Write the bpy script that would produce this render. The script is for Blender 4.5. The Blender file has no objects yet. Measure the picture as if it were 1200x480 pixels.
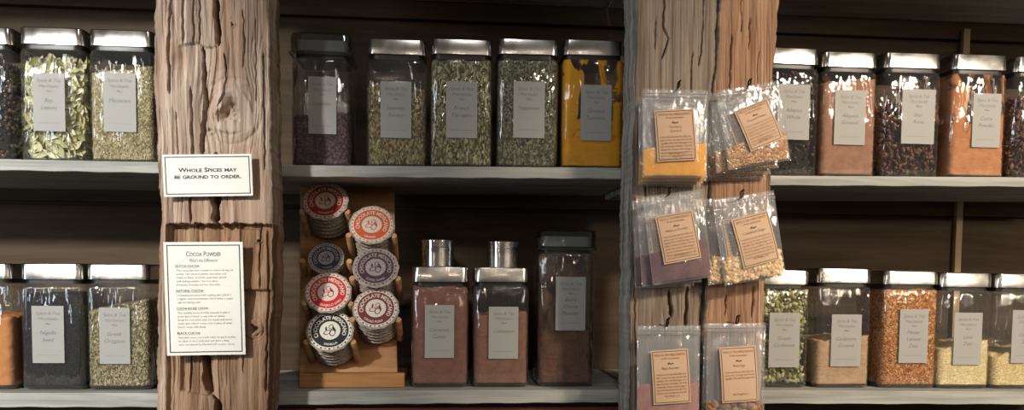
import bpy, math, random
import numpy as np
from mathutils import Vector, Matrix, Euler

random.seed(7)
rng = np.random.default_rng(11)
C = bpy.context.scene.collection
PI = math.pi

# ------------------------------------------------------------------ camera
F, PX0, PY0, DCAM = 940.0, 600.0, 373.0, 1.33
YAW, PITCH, ROLL = math.radians(5), math.radians(3.2), math.radians(.57)
RM = (Matrix.Rotation(-YAW, 3, 'Z') @ Matrix.Rotation(PI / 2 - PITCH, 3, 'X') @ Matrix.Rotation(ROLL, 3, 'Z'))
RN = np.array(RM)
CAMP = np.array([0, -DCAM, 0.0])

def ray(px, py):
    return RM @ Vector(((px - PX0) / F, -(py - PY0) / F, -1.0))

def at(px, py, Y):
    d = ray(px, py)
    t = (Y + DCAM) / d.y
    return Vector((d.x * t, Y, d.z * t))

def hit(px, py, P, n):
    o = Vector(CAMP); d = ray(px, py)
    t = (P - o).dot(n) / d.dot(n)
    return o + d * t

def project(x, y, z):
    v = np.stack([x - CAMP[0], y - CAMP[1], z - CAMP[2]], -1) @ RN
    return PX0 + F * v[..., 0] / -v[..., 2], PY0 - F * v[..., 1] / -v[..., 2]

cd = bpy.data.cameras.new('camera')
cd.sensor_width = 36; cd.lens = 36 * F / 1200; cd.shift_y = (PY0 - 240) / 1200; cd.clip_start = .02
cam = bpy.data.objects.new('camera', cd); C.objects.link(cam)
cam.matrix_world = Matrix.Translation(Vector(CAMP)) @ RM.to_4x4()
bpy.context.scene.camera = cam

# ------------------------------------------------------------------ object helpers
def link(name, me, parent=None, mats=()):
    o = bpy.data.objects.new(name, me); C.objects.link(o)
    if parent: o.parent = parent
    for m in mats: me.materials.append(m)
    return o

def tag(o, label=None, cat=None, group=None, kind=None):
    if label: o['label'] = label
    if cat: o['category'] = cat
    if group: o['group'] = group
    if kind: o['kind'] = kind
    return o

def thing(name, label, cat, loc, rot=(0, 0, 0), group=None):
    o = bpy.data.objects.new(name, None); C.objects.link(o)
    o.location = loc; o.rotation_euler = rot; o.empty_display_size = .02
    return tag(o, label, cat, group)

def copy_tree(o, parent=None):
    c = o.copy(); C.objects.link(c)
    if parent: c.parent = parent
    for ch in list(o.children): copy_tree(ch, c)
    return c

def mesh(name, V, Fc, smooth=False, mi=None):
    me = bpy.data.meshes.new(name)
    me.from_pydata([tuple(map(float, v)) for v in V], [], [tuple(int(i) for i in f) for f in Fc])
    if smooth: me.polygons.foreach_set('use_smooth', [True] * len(me.polygons))
    if mi is not None: me.polygons.foreach_set('material_index', list(mi))
    me.update()
    return me

class MB:
    def __init__(s): s.V = []; s.F = []; s.M = []
    def add(s, V, Fc, m=0, mat=None):
        b = len(s.V)
        for v in V:
            v = Vector(v)
            if mat is not None: v = mat @ v
            s.V.append(tuple(v))
        s.F += [tuple(i + b for i in f) for f in Fc]; s.M += [m] * len(Fc)
        return s
    def box(s, x0, x1, y0, y1, z0, z1, m=0, mat=None):
        V = [(x, y, z) for x in (x0, x1) for y in (y0, y1) for z in (z0, z1)]
        return s.add(V, [(0, 1, 3, 2), (4, 6, 7, 5), (0, 4, 5, 1), (2, 3, 7, 6), (0, 2, 6, 4), (1, 5, 7, 3)], m, mat)
    def lathe(s, prof, n=32, m=0, mat=None, cap=True):
        V = []; Fc = []
        for r, z in prof:
            V += [(r * math.cos(2 * PI * k / n), r * math.sin(2 * PI * k / n), z) for k in range(n)]
        for i in range(len(prof) - 1):
            for k in range(n):
                k2 = (k + 1) % n
                Fc.append((i * n + k, i * n + k2, (i + 1) * n + k2, (i + 1) * n + k))
        if cap:
            Fc.append(tuple(range(n - 1, -1, -1))); Fc.append(tuple((len(prof) - 1) * n + k for k in range(n)))
        return s.add(V, Fc, m, mat)
    def tube(s, pts, r, n=8, m=0):
        pts = [Vector(p) for p in pts]; V = []; Fc = []
        for i, p in enumerate(pts):
            d = (pts[min(i + 1, len(pts) - 1)] - pts[max(i - 1, 0)]).normalized()
            a = d.cross(Vector((.31, .2, .93))).normalized(); b = d.cross(a)
            V += [p + (a * math.cos(2 * PI * k / n) + b * math.sin(2 * PI * k / n)) * r for k in range(n)]
        for i in range(len(pts) - 1):
            for k in range(n):
                k2 = (k + 1) % n
                Fc.append((i * n + k, i * n + k2, (i + 1) * n + k2, (i + 1) * n + k))
        Fc.append(tuple(range(n - 1, -1, -1))); Fc.append(tuple((len(pts) - 1) * n + k for k in range(n)))
        return s.add(V, Fc, m)
    def build(s, name, mats, parent=None, smooth=False, bevel=0):
        o = link(name, mesh(name, s.V, s.F, smooth, s.M), parent, mats)
        if bevel:
            b = o.modifiers.new('bevel', 'BEVEL'); b.width = bevel; b.segments = 2; b.limit_method = 'ANGLE'
        return o

def autosmooth(o, ang=.7):
    me = o.data
    me.polygons.foreach_set('use_smooth', [True] * len(me.polygons))
    try: me.set_sharp_from_angle(angle=ang)
    except Exception: pass
    return o

def rsq(hw, r, n=6, side=1):
    """outline of a rounded square, side = extra points per straight side"""
    r = min(r, hw * .999); P = []
    for q in range(4):
        a0 = q * PI / 2; cx = (hw - r) * (1, -1, -1, 1)[q]; cy = (hw - r) * (1, 1, -1, -1)[q]
        for k in range(n + 1):
            a = a0 + (PI / 2) * k / n
            P.append((cx + r * math.cos(a), cy + r * math.sin(a)))
        if side > 1:
            x0, y0 = P[-1]; q2 = (q + 1) % 4; a1 = q2 * PI / 2
            x1 = (hw - r) * (1, -1, -1, 1)[q2] + r * math.cos(a1); y1 = (hw - r) * (1, 1, -1, -1)[q2] + r * math.sin(a1)
            for k in range(1, side): P.append((x0 + (x1 - x0) * k / side, y0 + (y1 - y0) * k / side))
    return P

def loft(rings, capb=True, capt=True):
    n = len(rings[0]); V = [p for r in rings for p in r]; Fc = []
    for i in range(len(rings) - 1):
        for k in range(n):
            k2 = (k + 1) % n
            Fc.append((i * n + k, i * n + k2, (i + 1) * n + k2, (i + 1) * n + k))
    if capb: Fc.append(tuple(range(n - 1, -1, -1)))
    if capt: Fc.append(tuple((len(rings) - 1) * n + k for k in range(n)))
    return V, Fc

def sqloft(prof, n=6, **k):
    return loft([[(x, y, z) for x, y in rsq(hw, r, n)] for z, hw, r in prof], **k)

# ------------------------------------------------------------------ value noise (numpy)
TAB = rng.random(65536)
def vnoise(x, y, s=0):
    xi = np.floor(x).astype(np.int64); yi = np.floor(y).astype(np.int64)
    fx = x - xi; fy = y - yi; fx = fx * fx * (3 - 2 * fx); fy = fy * fy * (3 - 2 * fy)
    h = lambda a, b: TAB[(a * 7919 + b * 104729 + s * 31337) & 65535]
    return (h(xi, yi) * (1 - fx) + h(xi + 1, yi) * fx) * (1 - fy) + (h(xi, yi + 1) * (1 - fx) + h(xi + 1, yi + 1) * fx) * fy
def fbm(x, y, s=0, o=4):
    t = 0; a = .5
    for k in range(o): t = t + a * vnoise(x * 2 ** k, y * 2 ** k, s + k); a *= .5
    return t
def sstep(a, b, x):
    t = np.clip((x - a) / (b - a), 0, 1); return t * t * (3 - 2 * t)

# ------------------------------------------------------------------ materials
def new(name):
    m = bpy.data.materials.new(name); m.use_nodes = True
    nt = m.node_tree; nt.nodes.clear()
    out = nt.nodes.new('ShaderNodeOutputMaterial')
    return m, nt, out
def N(nt, t, **k):
    n = nt.nodes.new('ShaderNode' + t)
    for a, v in k.items():
        if a in n.inputs: n.inputs[a].default_value = v
        else: setattr(n, a, v)
    return n
def L(nt, a, b): nt.links.new(a, b)
def c4(c): return (c[0], c[1], c[2], 1)
def srgb(r, g, b):
    f = lambda v: (v / 255 / 12.92 if v / 255 <= .04045 else ((v / 255 + .055) / 1.055) ** 2.4)
    return (f(r), f(g), f(b))
def ramp(nt, fac, cols):
    r = N(nt, 'ValToRGB'); e = r.color_ramp.elements
    while len(e) < len(cols): e.new(.5)
    for i, (p, c) in enumerate(cols): e[i].position = p; e[i].color = c4(c)
    L(nt, fac, r.inputs[0]); return r
def coords(nt, scale=(1, 1, 1), kind='Object'):
    t = N(nt, 'TexCoord'); mp = N(nt, 'Mapping'); mp.inputs['Scale'].default_value = scale
    L(nt, t.outputs[kind], mp.inputs[0]); return mp.outputs[0]

def plain(name, col, rough=.6, metal=0, spec=.5):
    m, nt, out = new(name)
    b = N(nt, 'BsdfPrincipled'); b.inputs['Base Color'].default_value = c4(col)
    b.inputs['Roughness'].default_value = rough; b.inputs['Metallic'].default_value = metal
    b.inputs['Specular IOR Level'].default_value = spec
    L(nt, b.outputs[0], out.inputs[0]); return m

def wood(name, cols, scale=(60, 60, 3), rough=.8, bump=.3, big=None, fine=.5, spec=.2):
    m, nt, out = new(name)
    b = N(nt, 'BsdfPrincipled'); b.inputs['Roughness'].default_value = rough; b.inputs['Specular IOR Level'].default_value = spec
    v = coords(nt, scale)
    n = N(nt, 'TexNoise'); n.inputs['Scale'].default_value = 1; n.inputs['Detail'].default_value = 6; n.inputs['Distortion'].default_value = .6
    L(nt, v, n.inputs['Vector'])
    n2 = N(nt, 'TexNoise'); n2.inputs['Scale'].default_value = 4.5; n2.inputs['Detail'].default_value = 4
    L(nt, v, n2.inputs['Vector'])
    mx = N(nt, 'Mix'); mx.inputs[0].default_value = fine * .5
    L(nt, n.outputs[0], mx.inputs[2]); L(nt, n2.outputs[0], mx.inputs[3])
    r = ramp(nt, mx.outputs[0], cols)
    col = r.outputs[0]
    if big:
        n3 = N(nt, 'TexNoise'); n3.inputs['Scale'].default_value = 1; n3.inputs['Detail'].default_value = 3
        L(nt, coords(nt, (14, 14, 6)), n3.inputs['Vector'])
        rr = ramp(nt, n3.outputs[0], [(.42, (0, 0, 0)), (.62, (1, 1, 1))])
        m2 = N(nt, 'Mix', data_type='RGBA')
        L(nt, rr.outputs[0], m2.inputs[0]); L(nt, col, m2.inputs[6])
        m3 = N(nt, 'Mix', data_type='RGBA', blend_type='MULTIPLY'); m3.inputs[0].default_value = 1
        L(nt, col, m3.inputs[6]); m3.inputs[7].default_value = c4(big)
        L(nt, m3.outputs[2], m2.inputs[7]); col = m2.outputs[2]
    L(nt, col, b.inputs['Base Color'])
    bp = N(nt, 'Bump'); bp.inputs['Strength'].default_value = bump; bp.inputs['Distance'].default_value = .002
    L(nt, mx.outputs[0], bp.inputs['Height']); L(nt, bp.outputs[0], b.inputs['Normal'])
    L(nt, b.outputs[0], out.inputs[0]); return m

def granular(name, cols, size=.003, stretch=(1, 1, 1), bump=.6, rough=.8, mix=.5):
    """grain colours from cells, the heights too"""
    m, nt, out = new(name)
    b = N(nt, 'BsdfPrincipled'); b.inputs['Roughness'].default_value = rough; b.inputs['Specular IOR Level'].default_value = .2
    s = 1 / size
    v = coords(nt, (s * stretch[0], s * stretch[1], s * stretch[2]))
    no = N(nt, 'TexNoise'); no.inputs['Scale'].default_value = .35; L(nt, v, no.inputs['Vector'])
    va = N(nt, 'VectorMath', operation='MULTIPLY_ADD'); va.inputs[1].default_value = (3, 3, 3)
    L(nt, no.outputs[1], va.inputs[0]); L(nt, v, va.inputs[2])
    vo = N(nt, 'TexVoronoi'); vo.inputs['Scale'].default_value = 1; L(nt, va.outputs[0], vo.inputs['Vector'])
    sp = N(nt, 'SeparateColor'); L(nt, vo.outputs['Color'], sp.inputs[0])
    nn = N(nt, 'TexNoise'); nn.inputs['Scale'].default_value = .12; nn.inputs['Detail'].default_value = 5; L(nt, v, nn.inputs['Vector'])
    mx = N(nt, 'Mix'); mx.inputs[0].default_value = mix
    L(nt, sp.outputs[0], mx.inputs[2]); L(nt, nn.outputs[0], mx.inputs[3])
    r = ramp(nt, mx.outputs[0], cols); L(nt, r.outputs[0], b.inputs['Base Color'])
    bp = N(nt, 'Bump'); bp.inputs['Strength'].default_value = bump; bp.inputs['Distance'].default_value = size; bp.invert = True
    L(nt, vo.outputs['Distance'], bp.inputs['Height']); L(nt, bp.outputs[0], b.inputs['Normal'])
    L(nt, b.outputs[0], out.inputs[0]); return m

def islands(name, cols, rough=.6, spec=.3, translucent=0):
    m, nt, out = new(name)
    b = N(nt, 'BsdfPrincipled'); b.inputs['Roughness'].default_value = rough; b.inputs['Specular IOR Level'].default_value = spec
    g = N(nt, 'NewGeometry'); r = ramp(nt, g.outputs['Random Per Island'], cols); L(nt, r.outputs[0], b.inputs['Base Color'])
    no = N(nt, 'TexNoise'); no.inputs['Scale'].default_value = 900; L(nt, coords(nt), no.inputs['Vector'])
    bp = N(nt, 'Bump'); bp.inputs['Strength'].default_value = .4; bp.inputs['Distance'].default_value = .001
    L(nt, no.outputs[0], bp.inputs['Height']); L(nt, bp.outputs[0], b.inputs['Normal'])
    L(nt, b.outputs[0], out.inputs[0]); return m

def clear(name, tint=(.94, .96, .95), base=.07, rough=.02, bump=.15, bscale=(25, 25, 9), milky=0, milk=(.8, .82, .85), gloss=(1, 1, 1), det=2, power=4):
    """thin clear glass or film: transparent, mirrored more and more towards grazing"""
    m, nt, out = new(name)
    tr = N(nt, 'BsdfTransparent'); tr.inputs[0].default_value = c4(tint)
    gl = N(nt, 'BsdfGlossy'); gl.inputs['Roughness'].default_value = rough; gl.inputs[0].default_value = c4(gloss)
    lw = N(nt, 'LayerWeight'); lw.inputs[0].default_value = .5
    pw = N(nt, 'Math', operation='POWER'); pw.inputs[1].default_value = power; L(nt, lw.outputs['Facing'], pw.inputs[0])
    ma = N(nt, 'Math', operation='MULTIPLY_ADD'); ma.inputs[1].default_value = .9 - base; ma.inputs[2].default_value = base
    L(nt, pw.outputs[0], ma.inputs[0])
    if bump:
        no = N(nt, 'TexNoise'); no.inputs['Scale'].default_value = 1; no.inputs['Detail'].default_value = det
        L(nt, coords(nt, bscale), no.inputs['Vector'])
        bp = N(nt, 'Bump'); bp.inputs['Strength'].default_value = bump; bp.inputs['Distance'].default_value = .01
        L(nt, no.outputs[0], bp.inputs['Height']); L(nt, bp.outputs[0], gl.inputs['Normal'])
    under = tr.outputs[0]
    if milky:
        df = N(nt, 'BsdfDiffuse'); df.inputs[0].default_value = c4(milk)
        m1 = N(nt, 'MixShader'); m1.inputs[0].default_value = milky
        L(nt, tr.outputs[0], m1.inputs[1]); L(nt, df.outputs[0], m1.inputs[2]); under = m1.outputs[0]
    m2 = N(nt, 'MixShader'); L(nt, ma.outputs[0], m2.inputs[0]); L(nt, under, m2.inputs[1]); L(nt, gl.outputs[0], m2.inputs[2])
    L(nt, m2.outputs[0], out.inputs[0]); return m

def residue(name, col, lo, hi, scale=(30, 30, 18)):
    """powder clinging to the inside of the glass in patches"""
    m, nt, out = new(name)
    tr = N(nt, 'BsdfTransparent'); df = N(nt, 'BsdfDiffuse'); df.inputs[0].default_value = c4(col)
    no = N(nt, 'TexNoise'); no.inputs['Scale'].default_value = 1; no.inputs['Detail'].default_value = 5; no.inputs['Distortion'].default_value = .8
    L(nt, coords(nt, scale), no.inputs['Vector'])
    r = ramp(nt, no.outputs[0], [(lo, (0, 0, 0)), (hi, (1, 1, 1))])
    m2 = N(nt, 'MixShader'); L(nt, r.outputs[0], m2.inputs[0]); L(nt, tr.outputs[0], m2.inputs[1]); L(nt, df.outputs[0], m2.inputs[2])
    L(nt, m2.outputs[0], out.inputs[0]); return m

def veil(name, col, see=.3, rough=.7):
    m, nt, out = new(name)
    tr = N(nt, 'BsdfTransparent'); b = N(nt, 'BsdfPrincipled'); b.inputs['Base Color'].default_value = c4(col); b.inputs['Roughness'].default_value = rough
    m2 = N(nt, 'MixShader'); m2.inputs[0].default_value = 1 - see
    L(nt, tr.outputs[0], m2.inputs[1]); L(nt, b.outputs[0], m2.inputs[2]); L(nt, m2.outputs[0], out.inputs[0]); return m

def steel(name, col=(.62, .6, .57), rough=.3, brush=(3, 3, 400), bump=.02):
    m, nt, out = new(name)
    b = N(nt, 'BsdfPrincipled'); b.inputs['Base Color'].default_value = c4(col); b.inputs['Metallic'].default_value = 1
    no = N(nt, 'TexNoise'); no.inputs['Scale'].default_value = 1; no.inputs['Detail'].default_value = 3; L(nt, coords(nt, brush), no.inputs['Vector'])
    n2 = N(nt, 'TexNoise'); n2.inputs['Scale'].default_value = 22; n2.inputs['Detail'].default_value = 3; L(nt, coords(nt), n2.inputs['Vector'])
    r = ramp(nt, n2.outputs[0], [(.35, (rough - .06,) * 3), (.7, (rough + .1,) * 3)]); L(nt, r.outputs[0], b.inputs['Roughness'])
    bp = N(nt, 'Bump'); bp.inputs['Strength'].default_value = bump; bp.inputs['Distance'].default_value = .002
    L(nt, no.outputs[0], bp.inputs['Height']); L(nt, bp.outputs[0], b.inputs['Normal'])
    L(nt, b.outputs[0], out.inputs[0]); return m

M = {}
M['glass'] = clear('clear_jar_glass', base=.09, bump=.8, bscale=(44, 44, 9), det=3, milky=.02, power=3)
M['glass_base'] = clear('thick_base_glass', tint=(.35, .38, .38), base=.12, bump=.3, bscale=(80, 80, 80))
M['glass_lid'] = clear('glass_lid', tint=(.62, .66, .66), base=.14, bump=.1)
M['frost'] = veil('lid_seal_plastic', (.45, .46, .46), .35, .3)
M['steel'] = steel('brushed_steel', (.60, .585, .56), .2)
M['chrome'] = steel('polished_tin', (.85, .83, .8), .14, (40, 40, 40), .02)
M['gasket'] = plain('dark_rubber', (.012, .012, .012), .4)
M['label'] = veil('grey_vellum_label', (.42, .42, .40), .26)
M['ink'] = plain('grey_ink', (.10, .10, .105), .7)
M['ink2'] = plain('faint_grey_ink', (.19, .19, .19), .7)
M['faint'] = plain('soft_grey_ink', (.20, .20, .20), .7)
M['black'] = plain('black_ink', (.012, .012, .012), .6)
M['paper'] = plain('white_paper', (.72, .72, .66), .6)
M['kraft'] = plain('kraft_card', srgb(190, 160, 132), .75)
M['kraft_ink'] = plain('brown_ink', srgb(92, 62, 40), .7)
M['kraft_ink2'] = plain('faint_brown_ink', srgb(140, 98, 66), .7)
M['film'] = clear('clear_plastic_film', tint=(.98, .98, .98), base=.09, rough=.07, bump=.8, bscale=(30, 30, 14), milky=.11, det=3, power=2.5)
M['zip'] = clear('zip_ridge_plastic', tint=(.9, .9, .9), base=.2, rough=.12, bump=0, milky=.30)
M['hook'] = plain('black_iron', (.012, .011, .01), .35, .6)
M['shelf'] = wood('grey_washed_board', [(.3, srgb(122, 124, 122)), (.55, srgb(168, 168, 162)), (.75, srgb(186, 184, 176))], (3, 40, 60), .55, .25)
M['post'] = wood('hewn_timber', [(.28, srgb(92, 76, 66)), (.43, srgb(146, 128, 114)), (.56, srgb(182, 164, 149)), (.72, srgb(206, 191, 176))], (110, 40, 3.5), .85, .6, big=(.80, .70, .62))
M['post_fresh'] = wood('fresher_timber', [(.28, srgb(86, 66, 50)), (.43, srgb(130, 105, 84)), (.56, srgb(158, 131, 108)), (.72, srgb(182, 157, 133))], (80, 40, 3), .85, .5, big=(.84, .76, .68))
M['post2'] = wood('old_timber', [(.28, srgb(84, 74, 65)), (.43, srgb(126, 113, 100)), (.58, srgb(150, 136, 121)), (.75, srgb(174, 159, 144))], (110, 40, 4), .85, .5, big=(.8, .76, .74))
M['post3'] = wood('warm_old_timber', [(.28, srgb(98, 76, 60)), (.43, srgb(146, 116, 92)), (.58, srgb(170, 137, 111)), (.75, srgb(188, 158, 132))], (110, 40, 4), .85, .5, big=(.8, .72, .68))
M['grey_side'] = wood('greyed_timber_side', [(.3, srgb(112, 106, 98)), (.5, srgb(160, 156, 148)), (.7, srgb(190, 188, 182))], (40, 70, 6), .8, .5)
M['wall'] = wood('dark_wall_boards', [(.3, srgb(60, 49, 37)), (.5, srgb(76, 62, 48)), (.7, srgb(92, 77, 60))], (2.5, 20, 30), .75, .2)
M['rack'] = wood('oak_rack', [(.3, srgb(134, 92, 52)), (.5, srgb(168, 122, 76)), (.7, srgb(192, 146, 96))], (4, 60, 60), .45, .15, spec=.4)
M['dowel'] = wood('dowel_wood', [(.3, srgb(160, 112, 76)), (.5, srgb(190, 146, 104)), (.7, srgb(205, 165, 125))], (60, 60, 60), .5, .1)
M['rail'] = plain('dark_red_board', srgb(96, 40, 34), .6)

# ------------------------------------------------------------------ lettering
TC = {}
def text_data(s, small=False, shear=0.0, bold=0.0, spacing=1.0):
    key = (s, small, shear, bold, spacing)
    if key in TC: return TC[key]
    cu = bpy.data.curves.new('t', 'FONT'); cu.body = s; cu.size = 1; cu.align_x = 'CENTER'; cu.resolution_u = 2; cu.shear = shear; cu.offset = bold
    cu.space_character = spacing
    if small:
        cu.small_caps_scale = .78
        for i, ch in enumerate(s):
            cu.body_format[i].use_small_caps = ch.islower()
    o = bpy.data.objects.new('t', cu); C.objects.link(o)
    bpy.context.view_layer.update()
    dg = bpy.context.evaluated_depsgraph_get(); me = o.evaluated_get(dg).to_mesh()
    V = [(v.co.x, v.co.y) for v in me.vertices]; Fc = [tuple(p.vertices) for p in me.polygons]
    o.evaluated_get(dg).to_mesh_clear(); bpy.data.objects.remove(o); bpy.data.curves.remove(cu)
    if V:
        x0 = min(v[0] for v in V); x1 = max(v[0] for v in V)
        V = [(a - (x0 + x1) / 2, b) for a, b in V]; w = x1 - x0
    else: w = 0
    TC[key] = (V, Fc, w); return TC[key]

def put_text(mb, s, cx, z, size, maxw, y=0, m=0, surf=None, left=False, fit=False, **k):
    """letters on the plane y, baseline z; surf(x, z) gives a curved card's y"""
    V, Fc, w = text_data(s, **k)
    if not V: return
    sc = size if w * size <= maxw and not fit else maxw / w
    off = w * sc / 2 if left else 0
    P = []
    for a, b in V:
        X = cx + a * sc + off; Z = z + b * size
        P.append((X, (surf(X, Z) if surf else y), Z))
    mb.add(P, Fc, m)

def emblem(mb, cx, z, s, y, m=0, surf=None):
    """the small leaf-and-stroke mark on the labels"""
    for (ox, oz, rx, rz, a) in ((-.8, .15, .55, .3, .6), (.1, -.1, .5, .26, -.5), (.95, .05, .5, .22, .3), (-.1, .55, .3, .14, .9)):
        P = []
        for k in range(10):
            t = 2 * PI * k / 10; u = rx * math.cos(t); v = rz * math.sin(t)
            X = cx + s * (ox + u * math.cos(a) - v * math.sin(a)); Z = z + s * (oz + u * math.sin(a) + v * math.cos(a))
            P.append((X, surf(X, Z) if surf else y, Z))
        mb.add(P, [tuple(range(10))], m)

# ------------------------------------------------------------------ the setting
def shelf_slope(z0, x0, z1, x1):
    return lambda x: z0 + (z1 - z0) * (x - x0) / (x1 - x0)
def zpx(pts):
    a = at(pts[0][0], pts[0][1], 0); b = at(pts[1][0], pts[1][1], 0)
    return shelf_slope(a.z, a.x, b.z, b.x)
ZS = {'UL': zpx([(0, 186), (180, 189.5)]), 'UC': zpx([(322, 193), (735, 196.5)]), 'UR': zpx([(905, 205.5), (1200, 207.5)]),
      'LL': zpx([(0, 460), (183, 460.3)]), 'LC': zpx([(325, 458.5), (727, 456)]), 'LR': zpx([(895, 457), (1200, 458.5)])}
BACK = .30

def board(name, xa, xb, zf, th, label, y0=0, y1=BACK - .006, group=None, mat=None):
    mb = MB(); n = 40
    P = []
    for i in range(n + 1):
        x = xa + (xb - xa) * i / n; z = zf(x); j = .0005 * math.sin(i * 1.9) + .0004 * math.sin(i * .7)
        P += [(x, y0 + j, z), (x, y1, z), (x, y1, z - th), (x, y0 + j * .6, z - th + .0005 * math.sin(i * 1.3))]
    Fc = []
    for i in range(n):
        for k in range(4):
            k2 = (k + 1) % 4; Fc.append((4 * i + k, 4 * i + 4 + k, 4 * i + 4 + k2, 4 * i + k2))
    Fc += [(0, 1, 2, 3), (4 * n + 3, 4 * n + 2, 4 * n + 1, 4 * n)]
    mb.add(P, Fc)
    o = mb.build(name, [mat or M['shelf']], bevel=.0012)
    return tag(o, label, 'shelf', group)

XL0, XR1 = -.98, 1.32
board('shelf_board', XL0, -.345, ZS['UL'], .0175, 'pale grey shelf board under the jar of green leaves, left of the hewn post')
board('shelf_board', -.338, .322, ZS['UC'], .0185, 'pale grey shelf board under the yellow jar, between the posts above the chocolate rack')
board('shelf_board', .33, XR1, ZS['UR'], .0165, 'pale grey shelf board under the upper jars right of the twin posts')
board('shelf_board', XL0, -.345, ZS['LL'], .023, 'blue grey shelf board under the lower jars left of the hewn post')
board('shelf_board', -.338, .322, ZS['LC'], .022, 'grey shelf board carrying the wooden chocolate rack and cocoa jars')
board('shelf_board', .33, XR1, ZS['LR'], .023, 'grey shelf board under the jar of pale zest, lower right')
tp = lambda x: .555
for xa, xb, w in ((XL0, -.345, 'left of the hewn post'), (-.338, .322, 'between the posts'), (.33, XR1, 'right of the twin posts')):
    board('shelf_board', xa, xb, tp, .02, 'highest shelf board, seen from below at the top edge, ' + w)

# back wall of wide horizontal boards
seams = [at(400, 21, BACK).z, at(400, 243, BACK).z]
pit = seams[0] - seams[1]
mb = MB(); z = seams[1] - 2 * pit
for k in range(5):
    off = .0 if k % 2 else .004
    mb.box(-1.25, 1.6, BACK + off, BACK + .02 + off, z + .0035, z + pit - .0035); z += pit
mb.box(-1.25, 1.6, BACK + .02, BACK + .03, seams[1] - 2 * pit, z, 0)
tag(mb.build('wall_back', [M['wall']], bevel=.002), kind='structure')
a = at(1131, 120, BACK - .012)  # pale strip standing in for a slit of light between shadows on the wall
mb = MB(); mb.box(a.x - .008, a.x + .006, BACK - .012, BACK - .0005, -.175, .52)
tag(mb.build('light_slit_1', [wood('pale_light_slit', [(.3, srgb(150, 128, 100)), (.7, srgb(190, 168, 136))], (60, 60, 5))], bevel=.001), kind='structure')
# rail under the lower centre shelf
mb = MB(); zz = at(500, 477.5, .02).z
mb.box(-.33, .315, .02, .04, zz - .05, zz)
tag(mb.build('shelf_rail', [M['rail']], bevel=.001), 'dark red rail just below the lower centre shelf', 'rail')

# ------------------------------------------------------------------ rough timber posts
def poly_at(pts, v):
    ys = np.array([p[1] for p in pts], float); xs = np.array([p[0] for p in pts], float)
    return np.interp(v, ys, xs)

def post(name, lpts, rpts, Yf, Yb, nf, ns, nz, disp, mats, label, rough_edge=.004, seed=0, z0=-.40, z1=.72):
    zs = np.linspace(z0, z1, nz)
    # edge x per row from pixel polylines at the front plane
    def edge(pts):
        P = [at(p[0], p[1], Yf) for p in pts]; q = sorted((p.z, p.x) for p in P)
        return np.interp(zs, [a for a, _ in q], [b for _, b in q])
    xl = edge(lpts) + rough_edge * (fbm(zs * 40, zs * 0 + 3.3, seed) - .47) * 1.6 + .0012 * (vnoise(zs * 220, zs * 0, seed + 4) - .5)
    xr = edge(rpts) + rough_edge * (fbm(zs * 34, zs * 0 + 9.3, seed + 9) - .47) * 1.6 + .0012 * (vnoise(zs * 200, zs * 0, seed + 5) - .5)
    cols = []
    mi = []
    dep = Yb - Yf
    for i in range(ns):       # left side, back to front
        t = i / ns; y = Yb - dep * t
        g = .003 * (fbm(np.full(nz, y * 120.), zs * 9, seed + 20) - .47) + .002 * (fbm(np.full(nz, y * 400.), zs * 20, seed + 21) - .47)
        cols.append(np.stack([xl + g - .002 * math.sin(PI * t), np.full(nz, y), zs], -1)); mi.append(1)
    S = np.linspace(0, 1, nf)
    X = xl[:, None] * (1 - S) + xr[:, None] * S; Z = np.repeat(zs[:, None], nf, 1)
    W = (xr - xl)[:, None]; e = np.minimum(S * W, (1 - S) * W); r = .007
    rd = np.where(e < r, r - np.sqrt(np.maximum(0, r * r - (r - np.minimum(e, r)) ** 2)), 0)
    px, py = project(X, np.full_like(X, Yf), Z)
    D = disp(X, Z, px, py) * sstep(0, .004, e) + rd
    Yg = Yf + D
    for j in range(nf): cols.append(np.stack([X[:, j], Yg[:, j], zs], -1)); mi.append(0)
    for i in range(1, ns + 1):
        t = i / ns; y = Yf + dep * t
        g = .003 * (fbm(np.full(nz, y * 120.), zs * 9, seed + 30) - .47) + .002 * (fbm(np.full(nz, y * 400.), zs * 20, seed + 31) - .47)
        cols.append(np.stack([xr + g, np.full(nz, y), zs], -1)); mi.append(2)
    V = np.stack(cols, 0)            # (ncol, nz, 3)
    nc = V.shape[0]; V = V.reshape(-1, 3)
    a = np.arange(nc)[:, None] * nz + np.arange(nz - 1)[None]; b = ((np.arange(nc) + 1) % nc)[:, None] * nz + np.arange(nz - 1)[None]
    Q = np.stack([a, b, b + 1, a + 1], -1).reshape(-1, 4)
    me = bpy.data.meshes.new(name)
    me.vertices.add(len(V)); me.vertices.foreach_set('co', V.astype(np.float32).ravel())
    me.loops.add(len(Q) * 4); me.loops.foreach_set('vertex_index', Q.astype(np.int32).ravel())
    me.polygons.add(len(Q)); me.polygons.foreach_set('loop_start', np.arange(len(Q), dtype=np.int32) * 4)
    try: me.polygons.foreach_set('loop_total', np.full(len(Q), 4, np.int32))
    except Exception: pass
    idx = np.repeat(np.array(mi), nz - 1).astype(np.int32)
    if len(mats) > 3:                       # the fresher wood laid bare below the adzed ledge
        _, pyr = project(xl[:-1] * .5 + xr[:-1] * .5, np.full(nz - 1, Yf), zs[:-1])
        idx = idx.reshape(nc, nz - 1); fr = np.zeros((nc, nz - 1), bool); fr[:, :] = pyr[None] > 262
        fr[:ns + 22] = False
        idx = np.where(fr, 3, idx).ravel().astype(np.int32)
    me.polygons.foreach_set('use_smooth', np.ones(len(Q), bool))
    me.update(calc_edges=True); me.validate()
    for m in mats: me.materials.append(m)
    me.polygons.foreach_set('material_index', idx)
    o = bpy.data.objects.new(name, me); C.objects.link(o)
    return tag(o, label, 'post')

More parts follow.
